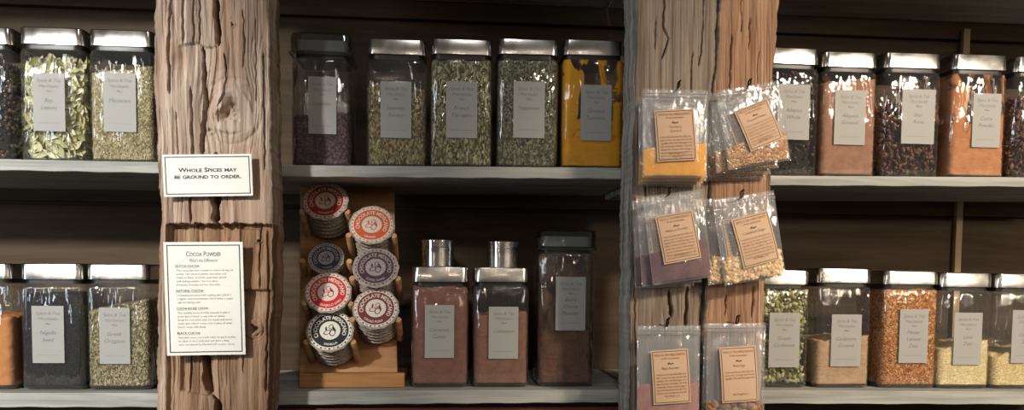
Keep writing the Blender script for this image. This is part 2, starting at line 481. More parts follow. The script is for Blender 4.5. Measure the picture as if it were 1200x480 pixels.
def crack(px, py, pts, hw, depth, sharp=.5, s=0, edge=6):
    y0, y1 = pts[0][1], pts[-1][1]
    cx = poly_at(pts, py) + 1.6 * (vnoise(py * .13, py * 0 + s, s) - .5)
    w = hw * 1.2 * (.65 + .7 * vnoise(py * .09, py * 0 + 5, s + 2)) * np.clip(np.minimum((py - y0) / edge + .15, (y1 - py) / edge + .15), 0.01, 1)
    d = np.abs(px - cx) / np.maximum(w, .05)
    m = ((py > y0) & (py < y1))
    return np.where(m, depth * np.maximum(0, 1 - d ** 2) ** sharp, 0)

PF = -.09
def disp1(X, Z, px, py):
    # the grain bends round the knots
    wx = np.zeros_like(px)
    for kx, ky, kr in ((268, 132, 26), (297, 385, 12), (272, 28, 9), (222, 345, 8)):
        rr = ((px - kx) ** 2 + ((py - ky) / 1.3) ** 2) / kr ** 2
        wx += (px - kx) * .9 * np.exp(-rr)
    u = px - wx + 5 * (fbm(px * .02, py * .012, 3) - .47) + 3 * (vnoise(px * .03, py * .03, 8) - .5)
    reg = vnoise(px * .035 + 3, py * .01, 15)
    g = np.abs(vnoise(u * .28, py * .012, 1) - .5) * 2
    D = .0034 * (1 - g) ** 4 * (.15 + 1.2 * reg ** 1.5) + .0016 * fbm(u * .8, py * .03, 5) + .0018 * fbm(px * .08, py * .05, 6) + .0007 * fbm(px * .9, py * .5, 7)
    # adze terraces
    T = lambda a: sstep(-1.2, 1.2, a)
    l1 = 52 + 6 * (vnoise(px * .07, px * 0, 31) - .5)
    D += .006 * T(py - l1) * (1 - sstep(58, 120, py)) * sstep(200, 214, px + 3 * np.sin(py * .2)) * (1 - sstep(235, 262, px))
    D -= .004 * (1 - sstep(198, 222, px)) * sstep(80, 95, py) * (1 - sstep(118, 140, py))
    # big ledge
    l2 = 262 + 3 * (vnoise(px * .2, px * 0, 41) - .5) + 1.5 * (vnoise(px * .6, px * 0, 42) - .5)
    mid = sstep(193, 197, px) * (1 - sstep(278, 280, px))
    D += .017 * T(py - l2) * mid * (1 - .65 * sstep(282, 420, py))
    D += .007 * T(py - l2) * (1 - T(py - 268)) * sstep(279, 282, px) * (1 - sstep(318, 321, px))
    D += .005 * T(py - l2) * sstep(279, 282, px) * (1 - sstep(300, 330, py))
    D -= .005 * (1 - T(py - l2)) * sstep(215, 262, py) * sstep(196, 200, px)
    # lower left slab and lower middle block
    D += .008 * sstep(207, 212, px) * (1 - sstep(244, 247, px)) * sstep(405, 420, py) * (1 - T(py - 461 - .15 * (px - 220)))
    D += .009 * sstep(279, 281, px) * (1 - sstep(318, 322, px)) * sstep(338, 342, py) * (1 - sstep(342, 375, py))
    D += .003 * sstep(200, 203, px) * (1 - sstep(213, 217, px))
    # knots
    for kx, ky, kr, hd in ((270, 130, 20, .016), (297, 385, 6.5, .013), (302, 282, 2.2, .01), (272, 28, 2.5, .006), (246, 152, 4, .004)):
        r = np.sqrt((px - kx) ** 2 + ((py - ky) / 1.05) ** 2) / kr
        w = 1 + .25 * np.sin(3 * np.arctan2(py - ky, px - kx) + kx)
        D += hd * np.exp(-((r / w / .55) ** 4)) * (.75 + .5 * vnoise(px * .3, py * .3, 50)) - hd * .35 * np.exp(-(((r - 1.05 * w) / .35) ** 2))
        D += .002 * np.maximum(0, np.sin(r * 11)) * np.exp(-((r - 1.5) ** 2) / .6) * (kr > 5)
    D -= .009 * np.exp(-(((px - 280) / 9) ** 2 + ((py - 134) / 8) ** 2))
    cr = [([(252, -60), (253, 20), (256, 53)], 3.0, .05), ([(236, 52), (238, 85), (241, 118), (237, 160), (236, 182)], 2.2, .035),
          ([(222, 100), (224, 140), (225, 182)], 1.2, .02), ([(252, 178), (253, 262)], 4.2, .035), ([(262, 60), (265, 80), (262, 110), (254, 124)], .9, .014),
          ([(284, 10), (286, 60), (283, 80)], .9, .009), ([(243, 372), (236, 400), (239, 440), (243, 464)], 4.6, .045), ([(222, 410), (220, 440), (218, 462)], 1.1, .014),
          ([(246, 462), (253, 470), (254, 530)], 3.2, .04), ([(305, 262), (303, 300), (304, 338)], .8, .01), ([(284, 400), (284, 440)], .7, .006), ([(298, 20), (300, 120)], .8, .006),
          ([(212, -40), (213, 50)], 1.5, .009), ([(226, -40), (226, 52)], .9, .007), ([(233, -30), (233, 50)], .9, .007), ([(308, 60), (310, 200)], .9, .008), ([(205, 130), (207, 200)], .9, .008),
          ([(196, 262), (197, 400), (196, 520)], 1.2, .009), ([(312, 270), (314, 330), (311, 460)], 1.1, .011), ([(222, 228), (223, 261)], 1.3, .01), ([(200, -20), (196, 60), (199, 110)], 1.3, .011)]
    for i, (p, hw, d) in enumerate(cr): D = np.maximum(D, D * .6 + crack(px, py, p, hw, d, .6, 60 + i))
    return D
post('timber_post', [(181, -150), (181, 0), (180, 90), (184, 190), (188, 262), (184, 360), (184, 480), (184, 620)],
     [(313, -150), (314, 0), (316, 120), (319, 262), (318, 360), (313, 480), (311, 620)], PF, -.006, 300, 24, 800, disp1,
     [M['post'], M['post'], M['post'], M['post_fresh']], 'rough hewn brown timber post carrying the two white paper notices', seed=1)

def plank_disp(seed, cracks, rough=1.0):
    def f(X, Z, px, py):
        u = px + 3 * (fbm(px * .03, py * .012, seed) - .47)
        g = np.abs(vnoise(u * .3, py * .012, seed + 1) - .5) * 2
        D = rough * (.0022 * (1 - g) ** 3 + .0012 * fbm(u * .9, py * .03, seed + 2) + .0016 * fbm(px * .05, py * .02, seed + 3) + .0004 * fbm(px, py * .6, seed + 4))
        for i, (p, hw, d) in enumerate(cracks): D = D + crack(px, py, p, hw, d, .6, seed + 10 + i)
        return D
    return f
post('timber_post', [(748, -150), (747, 0), (745, 100), (742, 220), (739, 340), (737, 480), (735, 620)],
     [(841, -150), (841, 0), (838, 60), (834, 120), (831, 200), (828, 300), (819, 380), (818, 480), (817, 620)], PF, -.006, 170, 30, 720,
     plank_disp(100, [([(780, -20), (778, 30), (784, 45), (776, 70)], .9, .008), ([(770, 20), (768, 60)], .7, .005), ([(827, -20), (824, 40), (820, 80)], .8, .006),
                      ([(785, 340), (787, 372)], 1.6, .016), ([(806, 335), (804, 384)], 1.8, .018), ([(812, 60), (810, 110)], .7, .006), ([(758, 120), (757, 260)], .8, .006), ([(744, 230), (745, 420)], .7, .005),
                      ([(832, 215), (829, 260)], 1.2, .01)]),
     [M['post2'], M['grey_side'], M['post2']], 'wide weathered timber post holding the yellow and purple pouches', seed=101)
post('timber_post', [(846, -150), (845, 0), (842, 60), (837, 120), (834, 200), (832, 300), (826, 380), (823, 480), (821, 620)],
     [(914, -150), (913, 0), (910, 50), (906, 110), (905, 200), (900, 300), (896, 380), (892, 480), (888, 620)], PF, -.006, 130, 30, 720,
     plank_disp(150, [([(858, 40), (856, 110)], .9, .009), ([(868, -20), (870, 40)], .6, .005), ([(880, 20), (878, 60)], .6, .006), ([(890, 60), (888, 100)], .6, .005), ([(852, 345), (850, 372)], .8, .008),
                      ([(884, 335), (882, 372)], .8, .007)]),
     [M['post3'], M['grey_side'], M['post3']], 'narrower orange brown timber post holding the right hand pouches', seed=151)

# ------------------------------------------------------------------ jar contents
def pts_in_jar(n, hw, z0, z1, near=.012):
    P = []
    while len(P) < n:
        x = random.uniform(-hw, hw); y = random.uniform(-hw, hw); z = random.uniform(z0, z1(x) if callable(z1) else z1)
        if max(abs(x), abs(y)) > hw - near or z > (z1(x) if callable(z1) else z1) - .012: P.append((x, y, z))
    return P
ICO = None
def ico():
    global ICO
    if ICO is None:
        import bmesh
        bm = bmesh.new(); bmesh.ops.create_icosphere(bm, subdivisions=1, radius=1)
        bm.verts.ensure_lookup_table(); ICO = ([v.co.copy() for v in bm.verts], [tuple(v.index for v in f.verts) for f in bm.faces]); bm.free()
    return ICO
def pods(n, hw, z0, z1, r, jitter=.2, near=.01):
    V0, F0 = ico(); mb = MB()
    for p in pts_in_jar(n, hw - max(r) * .7, z0 + max(r) * .5, z1, near):
        s = 1 + random.uniform(-jitter, jitter)
        R = Euler([random.uniform(0, 6.28) for _ in range(3)]).to_matrix().to_4x4()
        m = Matrix.Translation(p) @ R @ Matrix.Diagonal((r[0] * s, r[1] * s, r[2] * s, 1))
        mb.add(V0, F0, 0, m)
    return mb
def leaves(n, hw, z0, z1, ln, wd):
    mb = MB()
    for p in pts_in_jar(n, hw - .006, z0 + .006, z1, .02):
        nx = 6; V = []; l = ln * random.uniform(.5, 1.1); w = wd * random.uniform(.55, 1.1); cu = random.uniform(-.5, .5); tw = random.uniform(-.7, .7)
        for i in range(nx + 1):
            t = i / nx - .5; ww = w * math.sin(PI * (i / nx * .94 + .03)) ** .8
            for s in (-1, 0, 1):
                V.append((t * l, s * ww / 2 * math.cos(tw * t * 3), cu * l * t * t * 2 + (.12 * w if s else -.1 * w) + s * ww * .4 * math.sin(tw * t * 3)))
        Fc = []
        for i in range(nx):
            for k in (0, 1): Fc.append((3 * i + k, 3 * i + 3 + k, 3 * i + 4 + k, 3 * i + 1 + k))
        fx = Matrix.Rotation(random.uniform(0, PI), 4, 'Y') @ Matrix.Rotation(PI / 2 + random.uniform(-.9, .9), 4, 'X') @ Matrix.Rotation(random.uniform(-.6, .6), 4, 'Z')
        V = [Matrix.Translation(p) @ fx @ Vector(v) for v in V]
        V = [(max(-hw, min(hw, v.x)), max(-hw, min(hw, v.y)), max(z0, v.z)) for v in V]
        mb.add(V, Fc)
    return mb

def fill_mesh(hw, z0, zf, rough=.0008, mound=.004, seed=0):
    """a body of loose spice: sides against the glass, an uneven top (zf(x) its height)"""
    per = rsq(hw, .009, 4, 14); n = len(per); rings = []
    per = np.array(per)
    zt = np.array([zf(x) + .0035 * (vnoise(np.array(x * 90 + 7.), np.array(y * 90.), seed) - .5) * 2 + rough * 1.2 * (random.random() - .5) for x, y in per])
    nr = 46
    for i in range(nr + 1):
        t = i / nr; k = 1 + (rng.random(n) - .5) * 2 * rough / hw
        rings.append([(per[j, 0] * k[j], per[j, 1] * k[j], z0 + (zt[j] - z0) * t) for j in range(n)])
    for s in (.9, .75, .55, .35, .15):
        ring = []
        for j in range(n):
            x, y = per[j] * s
            ring.append((x, y, zf(x) + mound * (1 - s) + .004 * (vnoise(np.array(x * 90 + 7.), np.array(y * 90.), seed) - .5) * 2))
        rings.append(ring)
    return loft(rings)

# ------------------------------------------------------------------ the jars
S = lambda *c: srgb(*c)
def pw(name, a, b, size=.0016, bump=.25, mix=.85, **k):
    return granular(name, [(.25, S(*a)), (.75, S(*b))], size, (1, 1, 1), bump, .9, mix, **k)
CONT = {
 'green_herb': granular('grey_green_herb', [(.2, S(72, 68, 50)), (.45, S(124, 116, 84)), (.62, S(156, 146, 110)), (.8, S(214, 204, 166))], .0024, (1, 1, .45), 1, .8, .35),
 'grey_herb': granular('dull_green_herb', [(.2, S(60, 60, 50)), (.45, S(100, 98, 80)), (.62, S(128, 124, 102)), (.85, S(176, 170, 142))], .0022, (1, 1, .6), 1, .8, .35),
 'brown_herb': granular('brown_green_herb', [(.2, S(82, 70, 48)), (.45, S(132, 114, 80)), (.62, S(158, 142, 104)), (.85, S(200, 184, 140))], .0024, (1, .8, .5), 1, .8, .35),
 'marjoram': granular('pale_herb', [(.2, S(110, 98, 66)), (.45, S(158, 144, 104)), (.65, S(184, 170, 130)), (.85, S(216, 204, 166))], .0019, (1, 1, .8), .9, .8, .4),
 'oregano': granular('oregano_flakes', [(.2, S(84, 72, 50)), (.45, S(132, 118, 86)), (.62, S(160, 146, 112)), (.85, S(206, 194, 156))], .0022, (1, 1, .7), 1, .8, .35),
 'nigella': granular('black_seed', [(.3, S(10, 10, 12)), (.7, S(30, 30, 34))], .0022, (1, 1, 1), .6, .5, .3),
 'orange': pw('orange_powder', (190, 120, 66), (214, 146, 88)),
 'purple': granular('purple_flakes', [(.3, S(60, 42, 50)), (.6, S(98, 70, 80)), (.8, S(130, 98, 106))], .003, (1, 1, 1), .8, .6, .45),
 'turmeric': pw('yellow_powder', (226, 150, 4), (240, 168, 20)),
 'cassia': pw('red_brown_powder', (122, 78, 66), (146, 98, 84)),
 'cinnamon': pw('brown_powder', (122, 82, 66), (150, 106, 86)),
 'cocoa': pw('cocoa_powder', (62, 40, 30), (122, 80, 58), .004),
 'allspice_powder': pw('dusty_brown_powder', (146, 104, 84), (172, 128, 104)),
 'anise': granular('dark_broken_pods', [(.25, S(36, 18, 12)), (.5, S(86, 48, 34)), (.75, S(130, 84, 60))], .005, (1, 1, .6), 1, .45, .3),
 'curry': pw('curry_powder', (178, 116, 78), (204, 142, 98)),
 'cardamom_powder': pw('pale_brown_powder', (176, 142, 112), (204, 170, 138)),
 'lemon': granular('orange_brown_grains', [(.2, S(132, 72, 30)), (.45, S(182, 112, 58)), (.65, S(208, 142, 84)), (.85, S(240, 200, 150))], .0022, (1, 1, 1), .9, .6, .35),
 'lime': granular('pale_yellow_grains', [(.2, S(224, 192, 132)), (.5, S(244, 220, 164)), (.8, S(252, 240, 200))], .002, (1, 1, 1), .8, .7, .4),
 'orange_zest': granular('cream_grains', [(.2, S(216, 180, 118)), (.5, S(240, 212, 154)), (.8, S(252, 238, 196))], .002, (1, 1, 1), .8, .7, .4),
 'bay': islands('dried_green_leaves', [(.0, S(128, 128, 78)), (.35, S(184, 178, 126)), (.7, S(216, 208, 166)), (1, S(240, 234, 206))]),
 'bay_core': plain('leaf_dark', S(104, 102, 62), .9),
 'pods': islands('green_pods', [(0, S(104, 104, 62)), (.4, S(146, 144, 94)), (.7, S(172, 168, 118)), (1, S(206, 198, 152))]),
 'pods_core': plain('pod_dark', S(84, 82, 48), .9),
 'berries': islands('dark_berries', [(0, S(34, 24, 18)), (.6, S(66, 48, 36)), (1, S(104, 80, 60))], .5),
 'berries_core': plain('berry_dark', S(20, 14, 10), .9),
 'star': islands('star_pod_pieces', [(0, S(50, 28, 22)), (.5, S(92, 56, 44)), (1, S(138, 94, 74))], .55, .3),
}

def lettering(lb, cx, ztop, w, h, y, names):
    mb = MB()
    put_text(mb, 'Spice & Tea', cx, ztop - .155 * h, .085 * h, w * .74, y, 0, shear=.25)
    put_text(mb, 'Merchants', cx, ztop - .25 * h, .078 * h, w * .62, y, 0, shear=.25)
    emblem(mb, cx, ztop - .315 * h, w * .07, y, 0)
    mb.build('shop_lettering', [M['ink2']], lb)
    mb = MB(); zz = ztop - (.50 if len(names) < 3 else .46) * h
    for s in names:
        put_text(mb, s, cx, zz, .10 * h, w * .66, y, 0, shear=.3, bold=-.012); zz -= .125 * h
    mb.build('name_lettering', [M['ink']], lb)
    mb = MB(); mb.box(cx - w * .34, cx + w * .34, y - .00002, y + .00002, ztop - .862 * h, ztop - .857 * h)
    mb.build('printed_rule', [M['ink2']], lb)

RES = {}
def jar(bay, lid, lab, names, label, content=None, fill=None, glass_lid=False, special=None, coat=None, lidh=None, Yf=.03, rot=0, group=None, extra=None, dk=1.0):
    """lid=(x0,x1,ytop,ybottom) and lab=(x0,x1,y0,y1) in the photograph's pixels"""
    x0, x1, y0, y1 = lid
    A = at(x0, y0, Yf); B = at(x1, y0, Yf); Cc = at((x0 + x1) / 2, y1, Yf)
    X = (A.x + B.x) / 2; lw = (B.x - A.x) / 2; zb = ZS[bay](X) + .0004; H = (A.z + B.z) / 2 - zb; lh = H - (Cc.z - zb)
    hw = lw * 1.035; body = H - lh
    j = thing('spice_jar', label, 'jar', (X, Yf + hw, zb), (0, 0, rot), group)
    if glass_lid: hw = lw * .98
    gh = body - .0055
    V, Fc = sqloft([(0, hw - .006, .012), (.0015, hw - .003, .013), (.006, hw, .014), (gh - .010, hw, .014), (gh - .003, hw - .0015, .014), (gh, hw - .006, .014)], 7, capt=False)
    g = link('glass_body', mesh('glass_body', V, Fc), j, [M['glass']]); autosmooth(g, 1.2)
    V, Fc = sqloft([(.0008, hw - .0075, .011), (.0052, hw - .0025, .012), (.0068, hw - .005, .012)], 5)
    autosmooth(link('glass_base', mesh('glass_base', V, Fc), j, [M['glass_base']]), 1.2)
    nb = hw - .005
    V, Fc = sqloft([(gh - .002, nb - .001, .013), (body + .004, nb - .001, .013)], 5)
    autosmooth(link('gasket', mesh('gasket', V, Fc), j, [M['gasket']]))
    if glass_lid:
        V, Fc = sqloft([(body - .003, lw + .0015, .012), (body + .001, lw + .003, .013), (body + .003, lw + .0005, .012), (body + .005, lw, .012), (H - .005, lw, .012), (H - .0012, lw - .002, .012), (H, lw - .006, .012)], 6)
        l = link('glass_lid', mesh('glass_lid', V, Fc), j, [M['glass_lid']]); autosmooth(l, 1.2)
        V, Fc = sqloft([(body + .004, lw - .008, .01), (H - .011, lw - .008, .01)], 4)
        autosmooth(link('lid_seal', mesh('lid_seal', V, Fc), j, [M['frost']]))
    else:
        V, Fc = sqloft([(body, lw, .011), (H - .0022, lw, .011), (H - .0006, lw - .0007, .011), (H, lw - .0025, .011)], 7)
        autosmooth(link('steel_lid', mesh('steel_lid', V, Fc), j, [M['steel']]), .9)
    ih = hw - .0032; z0 = .007
    if fill:
        za = at(x0, fill[0], Yf).z - zb; zc = at(x1, fill[1], Yf).z - zb
        mx = gh - .004; za = min(za, mx); zc = min(zc, mx)
        zf = lambda x: za + (zc - za) * (x + hw) / (2 * hw)
    if content and content in CONT and not special:
        V, Fc = fill_mesh(ih, z0, zf, seed=int(X * 1000) % 97)
        o = link('spice_filling', mesh('spice_filling', V, Fc, True), j, [CONT[content]]); o['kind'] = 'stuff'
        o['label'] = extra or 'loose spice inside the jar'
    if special:
        kind, core, shape = special; ins = {'bay': .017, 'star': .0095, 'berries': .0075, 'pods': .0068}[kind]
        V, Fc = fill_mesh(ih - ins, z0 + .003, lambda x: zf(x) - ins, seed=3)
        mbx = shape(ih, z0, zf); b = len(mbx.M)
        mbx.add(V, Fc, 1)
        o = mbx.build('spice_filling', [CONT[kind], CONT[core]], j, smooth=True); o['kind'] = 'stuff'; o['label'] = extra or 'loose whole spice inside the jar'
    if coat:
        cz0 = zf(0) - .012 if coat[3] is None else coat[3] * gh
        V, Fc = sqloft([(cz0, ih + .001, .012), (gh - .003, ih + .001, .012)], 5, capb=False, capt=False)
        o = link('powder_residue', mesh('powder_residue', V, Fc), j, [residue('residue', coat[0], coat[1], coat[2])]); autosmooth(o)
    if lab:
        lx0, lx1, ly0, ly1 = lab
        a = at(lx0, ly0, Yf); b = at(lx1, ly1, Yf); w = b.x - a.x; h = a.z - b.z
        cx = (at((lx0 + lx1) / 2, (ly0 + ly1) / 2, Yf).x - X); zt = a.z - zb
        y = -hw - .0006
        mb = MB(); mb.box(cx - w / 2, cx + w / 2, y, y + .0003, zt - h, zt)
        lb = mb.build('paper_label', [M['label']], j)
        if names:
            lettering(lb, cx, zt, w, h, y - .0002, names)
    return j

bayshape = lambda hw, z0, zf: leaves(2000, hw, z0, zf, .030, .0125)
podshape = lambda hw, z0, zf: pods(2200, hw, z0, zf, (.0062, .0036, .0036))
berry = lambda hw, z0, zf: pods(1500, hw, z0, zf, (.0032, .0032, .0032))
stars = lambda hw, z0, zf: pods(2200, hw, z0, zf, (.0052, .0026, .0022), .45)

# upper left shelf
jar('UL', (-63, 12, 30, 50), None, None, 'jar of dark peppercorns cut off by the picture edge on the upper left shelf', fill=(70, 70), special=('berries', 'berries_core', berry), extra='black peppercorns')
jar('UL', (20, 96, 31, 51), (38, 77, 85, 154), ['Bay', 'Leaves'], 'glass jar packed with pale green whole leaves', fill=(66, 70), special=('bay', 'bay_core', bayshape), extra='whole pale green leaves')
jar('UL', (102, 178, 34, 53), (121, 160, 85, 155), ['Marjoram'], 'jar of fine beige herb beside the jar of whole leaves, marked Marjoram', 'marjoram', (86, 77))
# lower left shelf
jar('LL', (-62, 11, 308, 326), None, None, 'jar of orange powder cut off by the picture edge on the lower left shelf', 'orange', (368, 371))
jar('LL', (21, 95, 308, 327), (37, 76, 358, 425), ['Nigella', 'Seed'], 'jar of black seed with a grey label on the lower left shelf', 'nigella', (345, 345))
jar('LL', (99, 173, 309, 327), (116, 153, 360, 426), ['Greek', 'Oregano'], 'jar of dried green brown flakes marked Greek Oregano', 'oregano', (364, 352))
# upper centre shelf
jar('UC', (339, 411, 37, 61), (361, 394, 89, 157), ['Lavender'], 'dark jar of purple contents with a glass lid, left end of the upper centre shelf', 'purple', (136, 130), glass_lid=True,
    coat=(S(84, 62, 66), .5, .75, None))
jar('UC', (430, 499, 45, 63), (446, 482, 95, 162), ['Summer', 'Savory'], 'brownish herb jar, filled two thirds, beside the glass lidded purple jar', 'brown_herb', (97, 104), coat=(S(110, 100, 74), .6, .8, None))
jar('UC', (505, 577, 45, 63), (523, 559, 95, 162), ['French', 'Tarragon'], 'full jar of yellowish green herb marked French Tarragon, third on its shelf', 'green_herb', (70, 68))
jar('UC', (584, 655, 45, 63), (602, 638, 95, 162), ['Peppermint'], 'full jar of dull grey green herb beside the yellow powder jar', 'grey_herb', (67, 67))
jar('UC', (661, 733, 46, 64), (681, 716, 99, 165), ['Ground', 'Turmeric'], 'jar of bright yellow powder on the upper centre shelf', 'turmeric', (150, 146), coat=(S(226, 156, 10), .43, .47, .29))
# lower centre shelf
jar('LC', (483, 549, 312, 330), (498, 532, 357, 419), ['Cinnamon', 'Cassia'], 'jar full of red brown powder under the first round tin', 'cassia', (333, 333))
jar('LC', (556, 620, 313, 330), (573, 607, 359, 420), ['Cinnamon'], 'jar two thirds full of brown powder under the second round tin', 'cinnamon', (371, 366), coat=(S(120, 84, 58), .58, .78, None))
jar('LC', (632, 700, 269, 291), (652, 686, 324, 387), ['Extra', 'Cocoa', 'Powder'], 'tall glass lidded jar of dark cocoa powder beside the post', 'cocoa', (395, 385), glass_lid=True, coat=(S(104, 76, 54), .40, .60, None))
# upper right shelf
jar('UR', (895, 962, 55, 74), (911, 947, 98, 164), ['Allspice', 'Whole'], 'jar of dark whole berries partly hidden by a hanging pouch, upper right shelf', fill=(84, 80), special=('berries', 'berries_core', berry), extra='dark whole berries', rot=.03)
jar('UR', (966, 1031, 60, 78), (979, 1013, 105, 170), ['Allspice', 'Ground'], 'jar of dusty brown powder on the upper right shelf', 'allspice_powder', (96, 92), coat=(S(150, 110, 88), .5, .85, None))
jar('UR', (1039, 1106, 61, 79), (1058, 1094, 104, 169), ['Star', 'Anise'], 'jar of reddish brown pod pieces marked Star Anise', fill=(122, 112), special=('star', 'berries_core', stars), extra='broken star shaped pods')
jar('UR', (1119, 1184, 63, 81), (1141, 1171, 109, 173), ['Curry', 'Powder'], 'jar of orange brown powder with dark smears on the upper right shelf', 'curry', (142, 150), coat=(S(190, 126, 84), .44, .54, .38))
jar('UR', (1192, 1256, 66, 84), None, None, 'jar of dark brown spice cut off by the picture edge on the upper right shelf', fill=(112, 112), special=('star', 'berries_core', stars), extra='dark brown pieces')
# lower right shelf
jar('LR', (886, 951, 316, 333), (902, 936, 366, 430), ['Green', 'Cardamom'], 'jar full of green whole pods beside the post', fill=(336, 336), special=('pods', 'pods_core', podshape), extra='whole green pods')
jar('LR', (960, 1024, 314, 331), (975, 1008, 368, 429), ['Cardamom', 'Ground'], 'jar half full of pale brown powder beside the jar of green pods', 'cardamom_powder', (400, 394))
jar('LR', (1038, 1103, 317, 333), (1055, 1086, 362, 425), ['Meyer', 'Lemon', 'Zest'], 'jar full of orange brown grains marked Meyer Lemon Zest', 'lemon', (330, 330))
jar('LR', (1105, 1166, 319, 336), (1119, 1149, 366, 427), ['Lime', 'Zest'], 'jar of pale yellow grains marked Lime Zest', 'lime', (411, 399))
jar('LR', (1170, 1232, 320, 337), (1187, 1218, 363, 425), ['Orange', 'Zest'], 'jar of cream grains cut off by the picture edge on the lower right shelf', 'orange_zest', (417, 408))

# ------------------------------------------------------------------ round tins on two lids
def tin(px0, px1, yt, yb, label, Yc):
    A = at(px0, yt, Yc); B = at(px1, yt, Yc); r = (B.x - A.x) / 2; X = (A.x + B.x) / 2
    zb = at((px0 + px1) / 2, yb, Yc).z; H = A.z - zb
    return r, X, H
def make_tin(X, Y, zb, r, H, label):
    t = thing('spice_tin', label, 'tin', (X, Y, zb), group='round metal tins on the jar lids')
    MB().lathe([(r * .93, 0), (r * .96, .001), (r * .96, H * .56), (r, H * .58), (r, H * .62), (r * .97, H * .64), (r * .97, H * .66)], 40).build('tin_body', [M['chrome']], t)
    MB().lathe([(r * .985, H * .65), (r * .985, H * .70), (r * .96, H * .72), (r * .96, H * .88), (r * 1.0, H * .9), (r * 1.0, H * .97), (r * .97, H), (r * .80, H), (r * .78, H * .985), (.001, H * .985)], 40).build('tin_lid', [M['chrome']], t)
    for c in t.children: autosmooth(c, .5)
for (jn, p0, p1, yt, lb) in ((0, 493.5, 532.5, 281, 'polished round tin on the lid of the full red brown powder jar'), (1, 570, 608.5, 283, 'polished round tin on the lid of the two thirds full brown powder jar')):
    Yc = .08; jx = ((483, 549, 312), (556, 620, 313))[jn]
    zb = at((jx[0] + jx[1]) / 2, jx[2], .03).z
    A = at(p0, yt, Yc); B = at(p1, yt, Yc); make_tin((A.x + B.x) / 2, Yc, zb + .0003, (B.x - A.x) / 2, A.z - zb, lb)

# ------------------------------------------------------------------ chocolate rack
TH = math.radians(15); TA = math.radians(30)
nrm = Vector((0, -math.cos(TH), math.sin(TH))); up = Vector((0, math.sin(TH), math.cos(TH)))      # the board
ax = Vector((0, -math.cos(TA), math.sin(TA))); du = Vector((0, math.sin(TA), math.cos(TA)))       # pegs and discs
a = at(350.5, 453, .035); b = at(474, 454, .035)
zsh = ZS['LC']((a.x + b.x) / 2) + .0006
rack = thing('chocolate_rack', 'slanted wooden rack with dowel pegs holding stacks of round chocolate', 'rack', ((a.x + b.x) / 2, .035, zsh))
RL = rack.location.copy()
xa, xb = a.x - RL.x, b.x - RL.x
bt = at(412, 437, .035).z - zsh
MB().box(xa, xb, 0, .016, 0, bt).box(xa, xb, .016, .19, 0, .012).build('base', [M['rack']], rack, bevel=.0015)
P0 = Vector((0, .035 + .0295, zsh + .0125))          # foot of the board's front face
tl = hit(352, 218.5, P0, nrm); bl = hit(351.5, 436, P0, nrm); tr = hit(462, 220, P0, nrm); br = hit(466, 436, P0, nrm)
Lb = (tl - P0).dot(up)
def bp(x, u, n): return Vector((x, 0, 0)) + Vector((0, P0.y, P0.z)) + nrm * n + up * u - RL
mb = MB(); V = []
for n_ in (0, -.012):
    V += [bp(bl.x, 0, n_), bp(br.x, 0, n_), bp(tr.x, Lb, n_), bp(tl.x, Lb, n_)]
mb.add(V, [(0, 1, 2, 3), (7, 6, 5, 4), (0, 4, 5, 1), (1, 5, 6, 2), (2, 6, 7, 3), (3, 7, 4, 0)])
mb.build('back_board', [M['rack']], rack, bevel=.001)
for sx in (bl.x + .012, br.x - .022):                 # struts behind the board
    q = bp(sx, Lb * .8, -.0125); mb = MB(); yb_, zb_ = q.y, q.z; sx = q.x
    mb.add([(sx, yb_, zb_), (sx + .01, yb_, zb_), (sx + .01, yb_ + .012, zb_), (sx, yb_ + .012, zb_), (sx, .170, .012), (sx + .01, .170, .012), (sx + .01, .183, .012), (sx, .183, .012)],
           [(0, 1, 2, 3), (4, 7, 6, 5), (0, 4, 5, 1), (1, 5, 6, 2), (2, 6, 7, 3), (3, 7, 4, 0)])
    mb.build('strut', [M['rack']], rack)

PR, BR_, DT = .0385, .0360, .0112
foil = granular('crinkled_foil_paper', [(.2, S(126, 114, 104)), (.6, S(168, 156, 144)), (.9, S(206, 196, 184))], .003, (1, 1, 1), .35, .4, .6)
def disc_mesh(r, front):
    """lens shaped disc, thin at the rim; the front one carries a broad folded paper rim of twelve facets"""
    n = 48; h = DT - .0006; s = r / PR; br = BR_ * s
    ring = lambda q, z: [(q * math.cos(2 * PI * k / n), q * math.sin(2 * PI * k / n), z) for k in range(n)]
    def poly(q, z):
        out = []
        for k in range(n):
            t = 2 * PI * k / n; f = (t % (PI / 6)) - PI / 12
            out.append((q * math.cos(PI / 12) / math.cos(f) * math.cos(t), q * math.cos(PI / 12) / math.cos(f) * math.sin(t), z + .0005 * math.sin(5 * t)))
        return out
    R = [ring(br * .84, 0), ring(br * .87, .001), ring(br * .90, h * .42), ring(br * 1.0, h * .5), ring(br * 1.0, h * .62), ring(br * .91, h * .72), ring(br * .88, h * .9)]
    if front: R += [poly(r * .97, h - .0012), poly(r * 1.03, h - .0006), poly(r * 1.0, h), poly(r * .95, h)]
    else: R += [ring(br * .84, h)]
    return loft(R)
DM = {}
for r in (PR, .0305):
    for fr in (0, 1):
        V, Fc = disc_mesh(r, fr); DM[r, fr] = mesh('chocolate_disc', V, Fc); DM[r, fr].materials.append(foil)
def ringf(mb, r0, r1, z, m, n=48, a0=0, a1=2 * PI):
    V = []; Fc = []
    for k in range(n + 1):
        t = a0 + (a1 - a0) * k / n
        V += [(r0 * math.cos(t), r0 * math.sin(t), z), (r1 * math.cos(t), r1 * math.sin(t), z)]
    for k in range(n): Fc.append((2 * k, 2 * k + 1, 2 * k + 3, 2 * k + 2))
    mb.add(V, Fc, m)
